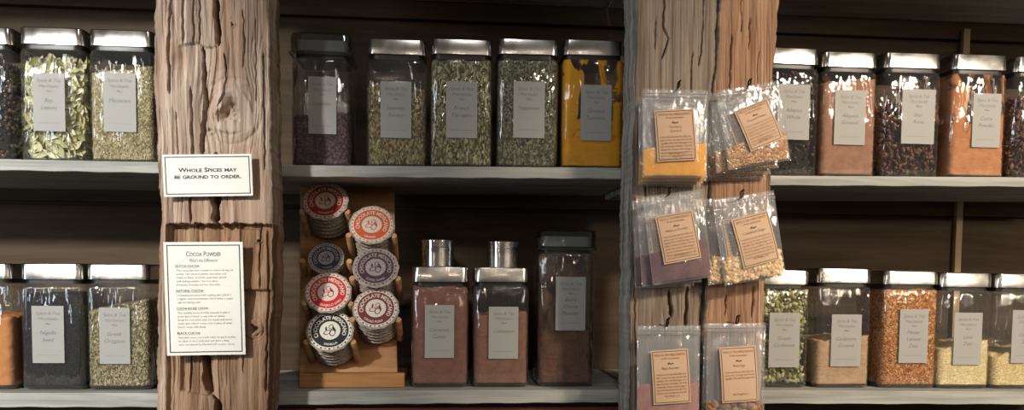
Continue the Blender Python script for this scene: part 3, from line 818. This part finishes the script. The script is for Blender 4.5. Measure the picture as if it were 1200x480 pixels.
def arc_text(mb, s, R, size, span, mid, z, m, inward=False):
    V, Fc, w = text_data(s, bold=.03)
    k = span / w; P = []
    for x, y in V:
        t = mid + (x if inward else -x) * k; rr = R + (-y if inward else y) * size
        P.append((rr * math.cos(t), rr * math.sin(t), z))
    mb.add(P, Fc, m)
def print_mesh(r, col, sub, paper):
    mb = MB(); h = DT - .0006 + .0006
    ringf(mb, .001, r * .93, h, 0)
    ringf(mb, r * .44, r * .79, h + .0001, 1)
    for k in range(30):                                # patterned rim
        t = 2 * PI * k / 30
        ringf(mb, r * .84, r * (.88 if k % 2 else .91), h + .0001, 1, 2, t, t + .09)
    arc_text(mb, 'CHOCOLATE MEXICANO', r * .54, r * .24, 4.1, PI / 2, h + .00025, 0)
    arc_text(mb, sub, r * .70, r * .14, min(1.5, .13 * len(sub)), -PI / 2, h + .00025, 0, True)
    for (x, y, a, b, t0) in ((-.12, -.08, .17, .10, .4), (.1, -.12, .13, .16, -.3), (.06, .16, .11, .12, 0), (.17, .05, .05, .14, .5), (-.16, .1, .04, .1, 0)):   # round emblem in the middle
        n = 16; P = []
        for k in range(n):
            t = 2 * PI * k / n; u = a * math.cos(t); v = b * math.sin(t)
            P.append((r * (x + u * math.cos(t0) - v * math.sin(t0)), r * (y + u * math.sin(t0) + v * math.cos(t0)), h + .0001))
        if a > .1: # drawn as an outline
            Q = [(r * x + (p[0] - r * x) * .72, r * y + (p[1] - r * y) * .72, p[2]) for p in P]
            mb.add(P + Q, [(k, (k + 1) % n, n + (k + 1) % n, n + k) for k in range(n)], 1)
        else: mb.add(P, [tuple(range(n))], 1)
    me = mesh('printed_wrapper', mb.V, mb.F, False, mb.M)
    me.materials.append(plain('print_paper_' + str(len(bpy.data.materials)), paper, .55)); me.materials.append(plain('print_ink_' + sub.lower().replace(' ', '_'), col, .5)); return me

PW = S(214, 206, 194)
Kst = [ # centre px, count, radius, ink, subtitle, colour word, twist, place, paper
 ((381, 235), 6, PR, S(150, 44, 34), 'CINNAMON', 'dark red', .1, 'top of rack', S(196, 178, 166)),
 ((435.5, 263), 6, PR, S(196, 84, 44), 'ORANGE', 'orange red', -.1, 'below shelf', S(208, 196, 182)),
 ((382, 302), 2, .0305, S(40, 36, 60), 'COFFEE', 'navy', .2, 'smallest on rack', S(150, 144, 150)),
 ((440, 313), 6, PR, S(60, 34, 44), 'SUPER DARK', 'dark plum', .05, 'beside navy disc', S(150, 138, 138)),
 ((384, 342), 6, PR, S(196, 30, 34), 'GUAJILLO CHILI', 'bright red', .25, 'above black disc', PW),
 ((440, 361), 6, PR, S(112, 40, 44), 'CACAO PURO', 'maroon', -.15, 'below plum disc', PW),
 ((387, 387), 6, PR, S(20, 26, 26), 'VANILLA', 'black', .1, 'lowest on rack', S(226, 222, 210))]
for (pc, cnt, r, ink, sub, cw, tw, place, paper) in Kst:
    br = BR_ * r / PR; off = .008
    Ltop = off + cnt * DT if cnt > 3 else .045
    p = hit(pc[0], pc[1], Vector((0, P0.y, P0.z)) + ax * Ltop, nrm)
    p0 = p - ax * Ltop                                    # on the board
    pm = print_mesh(r, ink, sub, paper)
    for k in range(cnt):
        top = k == cnt - 1
        lab = ('front chocolate disc of its stack with a %s printed ring, %s' % (cw, place)) if top else 'round wrapped chocolate disc behind the %s ringed front disc' % cw
        o = bpy.data.objects.new('chocolate_disc', DM[r, 1 if top else 0]); C.objects.link(o)
        q = p0 + ax * (Ltop - (cnt - k) * DT + .0003); q.x += random.uniform(-.0006, .0006)
        Rd = Matrix((Vector((1, 0, 0)), du, ax)).transposed()
        o.matrix_world = Matrix.Translation(q) @ Rd.to_4x4() @ Matrix.Rotation(tw + (0 if top else random.uniform(-.3, .3)), 4, 'Z')
        tag(o, lab, 'chocolate disc', 'discs of the %s stack' % cw)
        autosmooth(o, .6) if k in (0, cnt - 1) else None
        if top:
            pr = bpy.data.objects.new('printed_wrapper', pm); C.objects.link(pr); pr.parent = o
            pr['label'] = 'printed paper with a %s ring' % cw
    Ma = Matrix.Translation(p0 - RL) @ Matrix((Vector((1, 0, 0)), du, ax)).transposed().to_4x4()
    for sx in (-1, 1):
        mb = MB(); rr = br + .0062; ang = math.radians(26 if cnt > 3 else 10)
        l1 = Ltop - (.004 if cnt > 3 else -.001)
        mb.lathe([(.0055, -.004), (.0055, l1 - .002), (.0045, l1 - .0004), (.001, l1)], 16, 0, Ma @ Matrix.Translation((sx * (rr if cnt > 3 else rr + .006) * math.cos(ang), -rr * math.sin(ang), 0)))
        autosmooth(mb.build('dowel', [M['dowel']], rack), .6)
    if cnt <= 3:
        q = MB(); q.lathe([(.012, 0), (.012, Ltop - cnt * DT - .0003)], 16, 0, Ma)
        q.build('spacer_block', [M['dowel']], rack)

# ------------------------------------------------------------------ paper notices on the hewn post
def notice(c, label, draw, Y=-.1035):
    (x0, y0), (x1, y1), (x2, y2), (x3, y3) = c   # TL TR BR BL
    P = [at(x, y, Y) for x, y in ((x0, y0), (x1, y1), (x2, y2), (x3, y3))]
    o0 = (P[0] + P[1] + P[2] + P[3]) / 4
    U = ((P[1] - P[0]) + (P[2] - P[3])) / 2; Vv = ((P[0] - P[3]) + (P[1] - P[2])) / 2
    w, h = U.length, Vv.length; ang = math.atan2(U.z, U.x)
    t = thing('paper_notice', label, 'notice', o0, (0, -ang, 0))
    surf = lambda x, z: .0012 * math.cos(x / w * 2.2) - .0018 * (x / w) ** 2
    mb = MB(); n = 12
    V = []; 
    for i in range(n + 1):
        x = -w / 2 + w * i / n
        for z in (-h / 2, h / 2): V += [(x, surf(x, z), z), (x, surf(x, z) + .0004, z)]
    Fc = []
    for i in range(n):
        a = 4 * i; Fc += [(a, a + 4, a + 6, a + 2), (a + 1, a + 3, a + 7, a + 5), (a, a + 1, a + 5, a + 4), (a + 2, a + 6, a + 7, a + 3)]
    Fc += [(0, 2, 3, 1), (4 * n, 4 * n + 1, 4 * n + 3, 4 * n + 2)]
    mb.add(V, Fc); mb.build('sheet', [M['paper']], t)
    mb = MB(); sf = lambda x, z: surf(x, z) - .0003
    def bar(x0, x1, z0, z1, m=0):
        k = max(1, int((x1 - x0) / w * 16)); 
        for i in range(k):
            a = x0 + (x1 - x0) * i / k; b = x0 + (x1 - x0) * (i + 1) / k
            mb.add([(a, sf(a, 0), z0), (b, sf(b, 0), z0), (b, sf(b, 0), z1), (a, sf(a, 0), z1)], [(0, 1, 2, 3)], m)
    draw(mb, w, h, sf, bar)
    mb.build('printing', [M['black'], M['faint']], t)
    return t
def frame(bar, w, h, m, th):
    bar(-w / 2 + m, w / 2 - m, h / 2 - m - th, h / 2 - m); bar(-w / 2 + m, w / 2 - m, -h / 2 + m, -h / 2 + m + th)
    bar(-w / 2 + m, -w / 2 + m + th, -h / 2 + m, h / 2 - m); bar(w / 2 - m - th, w / 2 - m, -h / 2 + m, h / 2 - m)
def d1(mb, w, h, sf, bar):
    frame(bar, w, h, .0032, .0013)
    put_text(mb, 'Whole Spices may', 0, h * .085, .0086, w * .66, surf=sf, small=True, bold=.025, fit=True)
    put_text(mb, 'be ground to order.', 0, -h * .075, .0086, w * .75, surf=sf, small=True, bold=.025, fit=True)
notice([(189.5, 181), (294.5, 180), (296.5, 229), (192.5, 230.5)], 'small white framed notice reading Whole Spices may be ground to order', d1)
def d2(mb, w, h, sf, bar):
    frame(bar, w, h, .0042, .0014)
    put_text(mb, 'Cocoa Powder', 0, h * .375, .0105, w * .44, surf=sf, small=True, bold=.004)
    put_text(mb, "What's the Difference?", 0, h * .325, .0072, w * .36, surf=sf, m=1, shear=.3)
    z = h * .28
    blocks = [('DUTCH COCOA:', ['This cocoa has been treated to reduce its natural', 'acidity. The cocoa is darker, smoother, and', 'milder in flavor. It is best used when paired', 'with baking powder. Use it in cakes,', 'brownies, frostings and hot chocolate.']),
              ('NATURAL COCOA:', ['Unsweetened cocoa with nothing else added, it', 'is lighter and more intense. Use it when a recipe', 'calls for baking soda.']),
              ('COCOA ROUGE COCOA:', ['This reddish cocoa is richly colored, it adds a', 'great deal of depth to any cake or pastry.', 'Great for red velvet cake, ice cream and sauces', 'made with milk or cream. Use in place of other', 'Dutch cocoa. Sifts finely.']),
              ('BLACK COCOA:', ['Very dark cocoa, use it with other cocoas in cookies', 'or cakes. It has a mild taste and gives a deep', 'color and should be blended with another cocoa.'])]
    for hd, ls in blocks:
        put_text(mb, hd, -w * .36, z, .0046, w * .4, surf=sf, left=True, bold=.01); bar(-w * .36, -w * .02 if len(hd) > 12 else -w * .08, z - .0010, z - .0007, 1)
        z -= .0062
        for s in ls:
            put_text(mb, s, -w * .35, z, .0041, w * .73, surf=sf, left=True, m=1); z -= .0053
        z -= .0040
notice([(192.5, 283.5), (285, 283), (287, 415), (194.5, 416.5)], 'tall white framed notice with paragraphs about cocoa powder', d2)

# ------------------------------------------------------------------ hanging pouches
def pouch(name_lines, corners, Y, labq, fillf, cmat, label, group, hookpx, n_behind, behind, shape=None, thick=.016, clabel='', seed=0, blabel=None):
    """corners TL TR BR BL of the front pouch in px, labq the kraft card, fillf = fraction of height where the contents begin (left, right)"""
    P = [at(x, y, Y) for x, y in corners]
    w = ((P[1] - P[0]).length + (P[2] - P[3]).length) / 2; h = ((P[0] - P[3]).length + (P[1] - P[2]).length) / 2
    top = (P[0] + P[1]) / 2; bot = (P[2] + P[3]) / 2
    ang = math.atan2(bot.x - top.x, top.z - bot.z)
    T = thick
    def prof(x, v):                       # half thickness at x, v down from the top 0..1
        s = min(1, max(0, (v - .06) / .62)); s = s * s * (3 - 2 * s)
        e = max(0, 1 - max(0, v - .80) / .20) ** .5 if v > .8 else 1
        q = max(0, 1 - abs(2 * x / w) ** 3.2)
        return T / 2 * (.05 + .95 * s * e) * q
    def nz(x, z): return .0022 * (float(fbm(np.array(x * 55 + seed * 3.1), np.array(z * 34.), seed, 3)) - .45)
    front = lambda x, z: -prof(x, -z / h) - nz(x, z) * min(1, -z / h * 3) * (1 - abs(2 * x / w) ** 6)
    backf = lambda x, z: prof(x, -z / h) * .45
    def surface(fa, fb, x0, x1, v0, v1, nx, nv, ins=0, topf=None):
        V = []; Fc = []
        for side in (0, 1):
            for j in range(nv + 1):
                for i in range(nx + 1):
                    x = x0 + (x1 - x0) * i / nx
                    va = topf(x) if topf else v0
                    z = -h * (va + (v1 - va) * j / nv)
                    edge = i in (0, nx) or j in (0, nv)
                    f = fa(x, z) + ins if side == 0 else fb(x, z) - ins
                    if ins and side == 0 and f > fb(x, z) - ins: f = (fa(x, z) + fb(x, z)) / 2
                    if ins and side == 1 and f < fa(x, z) + ins: f = (fa(x, z) + fb(x, z)) / 2
                    V.append((x, f, z))
        m = (nx + 1) * (nv + 1)
        for j in range(nv):
            for i in range(nx):
                a = j * (nx + 1) + i; Fc.append((a, a + nx + 1, a + nx + 2, a + 1)); b = a + m; Fc.append((b, b + 1, b + nx + 2, b + nx + 1))
        for i in range(nx):
            for j in (0, nv):
                a = j * (nx + 1) + i; Fc.append((a, a + 1, a + 1 + m, a + m) if j == 0 else (a + 1, a, a + m, a + 1 + m))
        for j in range(nv):
            for i in (0, nx):
                a = j * (nx + 1) + i; Fc.append((a, a + m, a + m + nx + 1, a + nx + 1) if i == 0 else (a + m, a, a + nx + 1, a + m + nx + 1))
        return V, Fc
    b = thing('spice_pouch', label, 'pouch', top, (0, -ang, 0), group)
    V, Fc = surface(front, backf, -w / 2, w / 2, 0, 1, 36, 50)
    link('film', mesh('film', V, Fc, True), b, [M['film']])
    # zip ridges near the top
    mb = MB()
    for zz in (-.045 * h, -.075 * h, -.09 * h):
        mb.box(-w / 2, w / 2, -.0022, .0012, zz - .0008, zz)
    mb.build('zip_seal', [M['zip']], b)
    # contents
    fl = lambda x: fillf[0] + (fillf[1] - fillf[0]) * (x / w + .5) + .018 * (float(vnoise(np.array(x * 120 + 3.), np.array(seed * 1.), seed)) - .5)
    if shape is None:
        V, Fc = surface(front, backf, -w / 2 * .96, w / 2 * .96, 0, .975, 44, 24, .0017, fl)
        V = [(x, y + random.uniform(-.0002, .0003), z) for x, y, z in V]
        o = link('spice_contents', mesh('spice_contents', V, Fc, True), b, [cmat])
    else:
        n, r, rj = shape; V0, F0 = ico(); mb = MB()
        for _ in range(n):
            x = random.uniform(-.45, .45) * w; v = random.uniform(fl(x), .96); z = -h * v
            y = random.uniform(front(x, z) + r[2] * .6 + .001, max(front(x, z) + r[2] * .6 + .0012, backf(x, z) - .001)); s = 1 + random.uniform(-rj, rj)
            a = random.uniform(0, PI)
            mb.add([Vector(q) * (1 + random.uniform(-.12, .12)) for q in V0], F0, 0, Matrix.Translation((x, y, z)) @ Matrix.Rotation(a, 4, 'Y') @ Matrix.Diagonal((r[0] * s, r[2] * s, r[1] * s, 1)))
        o = mb.build('spice_contents', [cmat], b, smooth=True)
    o['kind'] = 'stuff'; o['label'] = clabel
    # kraft card inside the front film
    Q = [at(x, y, Y) for x, y in labq]; lw = ((Q[1] - Q[0]).length + (Q[2] - Q[3]).length) / 2; lh = ((Q[0] - Q[3]).length + (Q[1] - Q[2]).length) / 2
    lc = (Q[0] + Q[1] + Q[2] + Q[3]) / 4 - top
    Rz = Matrix.Rotation(ang, 2); ca, sa = math.cos(ang), math.sin(ang)
    lcx = lc.x * ca + lc.z * sa; lcz = -lc.x * sa + lc.z * ca
    la = math.atan2(((Q[2] - Q[1]) + (Q[3] - Q[0])).x, ((Q[1] - Q[2]) + (Q[0] - Q[3])).z) - ang
    cl, sl = math.cos(la), math.sin(la)
    def place(lx, lz, off):
        x = lcx + lx * cl - lz * sl; z = lcz + lx * sl + lz * cl
        # the card lies against the film but is stiffer: smooth profile
        y = -prof(x, -z / h) - .0024 + off
        return (x, y, z)
    nx, nzz = 8, 12; V = []; Fc = []
    for s in (0, 1):
        for j in range(nzz + 1):
            for i in range(nx + 1): V.append(place(-lw / 2 + lw * i / nx, lh / 2 - lh * j / nzz, .0004 * s))
    m = (nx + 1) * (nzz + 1)
    for j in range(nzz):
        for i in range(nx):
            a = j * (nx + 1) + i; Fc.append((a, a + nx + 1, a + nx + 2, a + 1)); Fc.append((a + m, a + 1 + m, a + nx + 2 + m, a + nx + 1 + m))
    card = link('kraft_label', mesh('kraft_label', V, Fc, True), b, [M['kraft']])
    tb = MB()
    def wr(s, lz, size, mw, mm=0, **k):
        V, Fc, ww = text_data(s, **k)
        if not V: return
        sc = min(size, mw / ww)
        tb.add([place(x * sc, lz + y * size, -.0004) for x, y in V], Fc, mm)
    def seg(x0, x1, z0, z1, mm=0, n=8):
        for i in range(n):
            a = x0 + (x1 - x0) * i / n; c = x0 + (x1 - x0) * (i + 1) / n
            if abs(z1 - z0) > abs(x1 - x0): 
                a, c = x0, x1; q0 = z0 + (z1 - z0) * i / n; q1 = z0 + (z1 - z0) * (i + 1) / n
            else: q0, q1 = z0, z1
            tb.add([place(a, q0, -.0003), place(c, q0, -.0003), place(c, q1, -.0003), place(a, q1, -.0003)], [(0, 1, 2, 3)], mm)
    mg = .0022; t = .0009
    seg(-lw / 2 + mg, lw / 2 - mg, lh / 2 - mg - t, lh / 2 - mg); seg(-lw / 2 + mg, lw / 2 - mg, -lh / 2 + mg, -lh / 2 + mg + t)
    seg(-lw / 2 + mg, -lw / 2 + mg + t, -lh / 2 + mg, lh / 2 - mg); seg(lw / 2 - mg - t, lw / 2 - mg, -lh / 2 + mg, lh / 2 - mg)
    wr('SPICE & TEA MERCHANTS', lh * .385, .0050, lw * .8, 1); wr('of the mountains', lh * .325, .0042, lw * .55, 1)
    for (ox, oz, rx, rz_, a) in ((-.8, .15, .6, .35, .6), (.1, -.1, .5, .3, -.5), (.95, .05, .55, .26, .3)):
        PP = []
        for k in range(10):
            tt = 2 * PI * k / 10; u = rx * math.cos(tt); v = rz_ * math.sin(tt)
            PP.append(place(lw * .06 * (ox + u * math.cos(a) - v * math.sin(a)), lh * .24 + lw * .06 * (oz + u * math.sin(a) + v * math.cos(a)), -.0004))
        tb.add(PP, [tuple(range(10))], 0)
    zz = lh * .14
    for s in name_lines[0]: wr(s, zz, .0052, lw * .6, 0, bold=-.01); zz -= lh * .08
    zz -= lh * .03
    for s in name_lines[1]: wr(s, zz, .0046, lw * .8, 1); zz -= .0047
    wr('Net Weight 2 oz', -lh * .37, .0042, lw * .4, 1); wr('Keep dry', -lh * .43, .0036, lw * .25, 1) if len(name_lines[0]) > 1 else None
    tb.build('label_lettering', [M['kraft_ink'], M['kraft_ink2']], card)
    # pouches behind on the same hook
    for k in range(n_behind):
        dx, dz, da = behind[k]
        c = copy_tree(b); c.location = (top.x + dx, top.y + .0105 * (k + 1) * thick / .016, top.z + dz); c.rotation_euler = (0, -ang - da, 0)
        c['label'] = blabel
    # the hook
    hp = at(hookpx[0], hookpx[1], Y); zc = hp.z; yy = top.y
    hb = MB(); yb2 = PF + .012 - yy
    pts = [Vector((0, yb2, -.009)), Vector((0, yb2 * .5, -.010)), Vector((0, .006, -.009)), Vector((.0004, .0045, -.004))]
    pts += [Vector((.0006 + .0022 * math.sin(t), .0045 * math.cos(t) - .0005, .0025 * math.sin(t) + .001)) for t in [i * PI / 8 for i in range(0, 9)]]
    pts += [Vector((.0004, -.0050, -.004)), Vector((-.001, -.0046, -.0075)), Vector((-.003, -.0040, -.0095))]
    hb.tube(pts, .0013, 8)
    ho = hb.build('wall_hook', [M['hook']], None, smooth=True); ho.location = (hp.x, yy, zc)
    return b, ho

gtext = ['A warm and earthy spice with a bright color,', 'used in curries, rice, soups, stews and with', 'vegetables. Mix it with black pepper and a', 'little oil to bring out the flavor. Good with', 'chicken, fish, potatoes, lentils and eggs, it', 'may also be stirred into warm milk or tea.', 'Store it in a cool dry place away from light.', 'Add a pinch at a time until the color suits.']
film_y = -.128
onion = granular('golden_flakes', [(.15, S(170, 104, 50)), (.4, S(216, 152, 88)), (.7, S(240, 190, 130)), (.9, S(252, 228, 180))], .0036, (1, 1, 1), 1, .7, .35)
_, h1 = pouch((['Turmeric', 'Ground'], gtext), [(754, 104), (829.5, 105), (830, 209), (751.5, 208)], film_y, [(766.5, 129), (811, 128.5), (815.5, 188.5), (768, 190)], (.68, .60),
      pw('pouch_yellow_powder', (244, 164, 20), (252, 184, 36)), 'clear pouch of bright yellow powder, front of its hook', 'yellow powder pouches on one hook', (795, 97), 3,
      [(.0015, -.004, .0), (-.002, -.007, .01), (.001, -.010, -.01)], thick=.014, clabel='bright yellow powder', seed=1, blabel='yellow powder pouch behind the front yellow one on the same hook')
tag(h1, 'black iron hook above the yellow powder pouches', 'hook')
_, h2 = pouch((['Toasted Onion'], gtext[:7]), [(840, 98), (913, 102), (928, 190), (852, 197)], film_y, [(858, 122), (898, 124.5), (917, 169), (875, 173)], (.72, .64),
      onion, 'clear pouch of golden flakes tilted on its hook, front of the pile', 'golden flake pouches on one hook', (878, 95), 3,
      [(-.006, -.006, -.07), (-.009, -.012, -.11), (-.010, -.018, -.13)], thick=.017, clabel='golden brown flakes', seed=2, blabel='golden flake pouch behind the tilted front one on the same hook')
tag(h2, 'black iron hook above the golden flake pouches', 'hook')
_, h3 = pouch((['Hibiscus Powder'], gtext), [(753, 226), (822, 226), (836.5, 328), (764, 331)], film_y, [(767, 249), (810, 251), (820.5, 305), (775.5, 307)], (.64, .56),
      pw('pouch_purple_powder', (92, 50, 52), (120, 72, 72)), 'clear pouch of dusky purple powder, front of its hook', 'purple powder pouches on one hook', (784, 222), 2,
      [(-.006, -.004, -.06), (-.010, -.008, -.09)], thick=.017, clabel='dusky purple powder', seed=3, blabel='purple powder pouch swung aside behind the front purple one')
tag(h3, 'black iron hook above the purple powder pouches', 'hook')
gin = islands('ginger_pieces', [(0, S(222, 176, 120)), (.5, S(240, 204, 152)), (1, S(252, 228, 186))], .5)
_, h4 = pouch((['Crystallized Ginger'], gtext[:7]), [(834, 228), (907, 229), (921.5, 326), (849, 331)], film_y, [(856, 251), (898, 253), (913.5, 307), (867, 311)], (.70, .70),
      gin, 'clear pouch of pale yellow chunks, front of its hook', 'pale chunk pouches on one hook', (869, 225), 1,
      [(-.010, -.002, -.09)], shape=(800, (.0048, .0036, .003), .35), thick=.017, clabel='pale yellow sugared chunks', seed=4, blabel='pale chunk pouch behind the front one, its brown card half hidden')
tag(h4, 'black iron hook above the pale chunk pouches', 'hook')
_, h5 = pouch((['Beet Powder'], gtext[:7]), [(748, 381), (820, 381), (820, 492), (745, 492)], film_y, [(762, 408), (805, 410), (808.5, 470), (764, 473)], (.62, .60),
      pw('pouch_pink_powder', (164, 104, 94), (186, 128, 116)), 'clear pouch with dusky pink powder hanging under the purple pouches', 'pink powder pouches on one hook', (782, 375), 1,
      [(.001, -.002, .01)], thick=.014, clabel='dusky pink powder', seed=5, blabel='pink powder pouch behind the front pink one')
tag(h5, 'black iron hook above the pink powder pouches', 'hook')
nut = islands('brown_nuts', [(0, S(112, 78, 52)), (.5, S(146, 108, 76)), (1, S(172, 134, 98))], .6)
_, h6 = pouch((['Nutmegs'], gtext[:3]), [(829, 378), (897, 378), (896, 490), (827, 491)], film_y, [(841, 405), (885, 405.5), (886, 469), (844.5, 470)], (.82, .82),
      nut, 'clear pouch with whole brown nuts hanging under the pale chunk pouches', 'brown nut pouches on one hook', (864, 372), 1,
      [(-.001, -.002, -.015)], shape=(22, (.0115, .008, .007), .1), thick=.017, clabel='whole brown nuts', seed=6, blabel='brown nut pouch behind the front one with nuts')
tag(h6, 'black iron hook above the pouches of brown nuts', 'hook')

# ------------------------------------------------------------------ light
def area(name, loc, target, size, power, col, sy=None):
    l = bpy.data.lights.new(name, 'AREA'); l.size = size; l.energy = power; l.color = col
    if sy: l.shape = 'RECTANGLE'; l.size_y = sy
    o = bpy.data.objects.new(name, l); C.objects.link(o); o.location = loc
    o.rotation_euler = (Vector(target) - Vector(loc)).to_track_quat('-Z', 'Y').to_euler(); return o
def spot(name, loc, target, power, col, ang=60, blend=.6, r=.03):
    l = bpy.data.lights.new(name, 'SPOT'); l.energy = power; l.color = col; l.spot_size = math.radians(ang); l.spot_blend = blend; l.shadow_soft_size = r
    o = bpy.data.objects.new(name, l); C.objects.link(o); o.location = loc
    o.rotation_euler = (Vector(target) - Vector(loc)).to_track_quat('-Z', 'Y').to_euler(); return o
WARM = (1, .84, .66); NEUT = (1, .96, .90); COOL = (.74, .86, 1)
spot('ceiling_and_fill_spot', (-1.6, -2.6, 1.05), (-.70, 0, .10), 440, NEUT, 23, .6, r=.09)
spot('ceiling_and_fill_spot', (1.55, -1.8, 1.1), (.95, 0, 0), 215, WARM, 46, r=.08)
spot('ceiling_and_fill_spot', (.1, -1.2, 1.6), (.05, 0, .1), 13, (1, .97, .92), 60, r=.08)
spot('ceiling_and_fill_spot', (2.1, -2.2, .5), (.98, 0, -.08), 80, WARM, 30, r=.07)  # unseen low front fill, added to brighten the right bays
area('window_light', (-3.0, -2.2, .2), (0, 0, -.1), .5, 24, COOL, 1.8)
area('lid_reflect_panel', (-1.9, -2.8, 1.1), (-.6, 0, .1), .8, 9, NEUT, .7)  # unseen panel, added where the upper left lids mirror it
area('lid_reflect_panel', (2.5, -2.8, 1.0), (.6, 0, .1), .9, 5, WARM, .7)  # same kind of added panel, for the right lids' reflection
def glint_point(loc, power, col, r=.032):  # unseen point lights, added behind the camera for glints in the glass
    l = bpy.data.lights.new('glint_light', 'POINT'); l.energy = power; l.color = col; l.shadow_soft_size = r
    o = bpy.data.objects.new('glint_light', l); C.objects.link(o); o.location = loc
for loc in ((-2.1, -3.2, .5), (-.9, -3.1, 1.5), (.7, -3.3, 1.5), (2.6, -3.4, 1.3), (-1.2, -3.6, .8), (-.4, -3.4, .6), (.35, -3.6, .85), (.9, -3.0, .35), (1.3, -3.2, .65), (1.9, -2.9, .3), (2.3, -3.3, .6), (2.9, -2.8, .45), (1.6, -2.6, 1.2), (-1.6, -2.9, .25), (.1, -2.9, 1.2)):
    glint_point(loc, 3.8, WARM, .022)

w = bpy.data.worlds.new('world'); bpy.context.scene.world = w; w.use_nodes = True
w.node_tree.nodes['Background'].inputs[0].default_value = (.9, .8, .68, 1); w.node_tree.nodes['Background'].inputs[1].default_value = .07
sc = bpy.context.scene
sc.view_settings.view_transform = 'Standard'; sc.view_settings.look = 'None'; sc.view_settings.exposure = 0; sc.view_settings.gamma = 1
sc.view_settings.use_curve_mapping = False
sc.cycles.transparent_max_bounces = 24
sc.cycles.max_bounces = 8
sc.cycles.caustics_reflective = False
sc.cycles.sample_clamp_indirect = 4
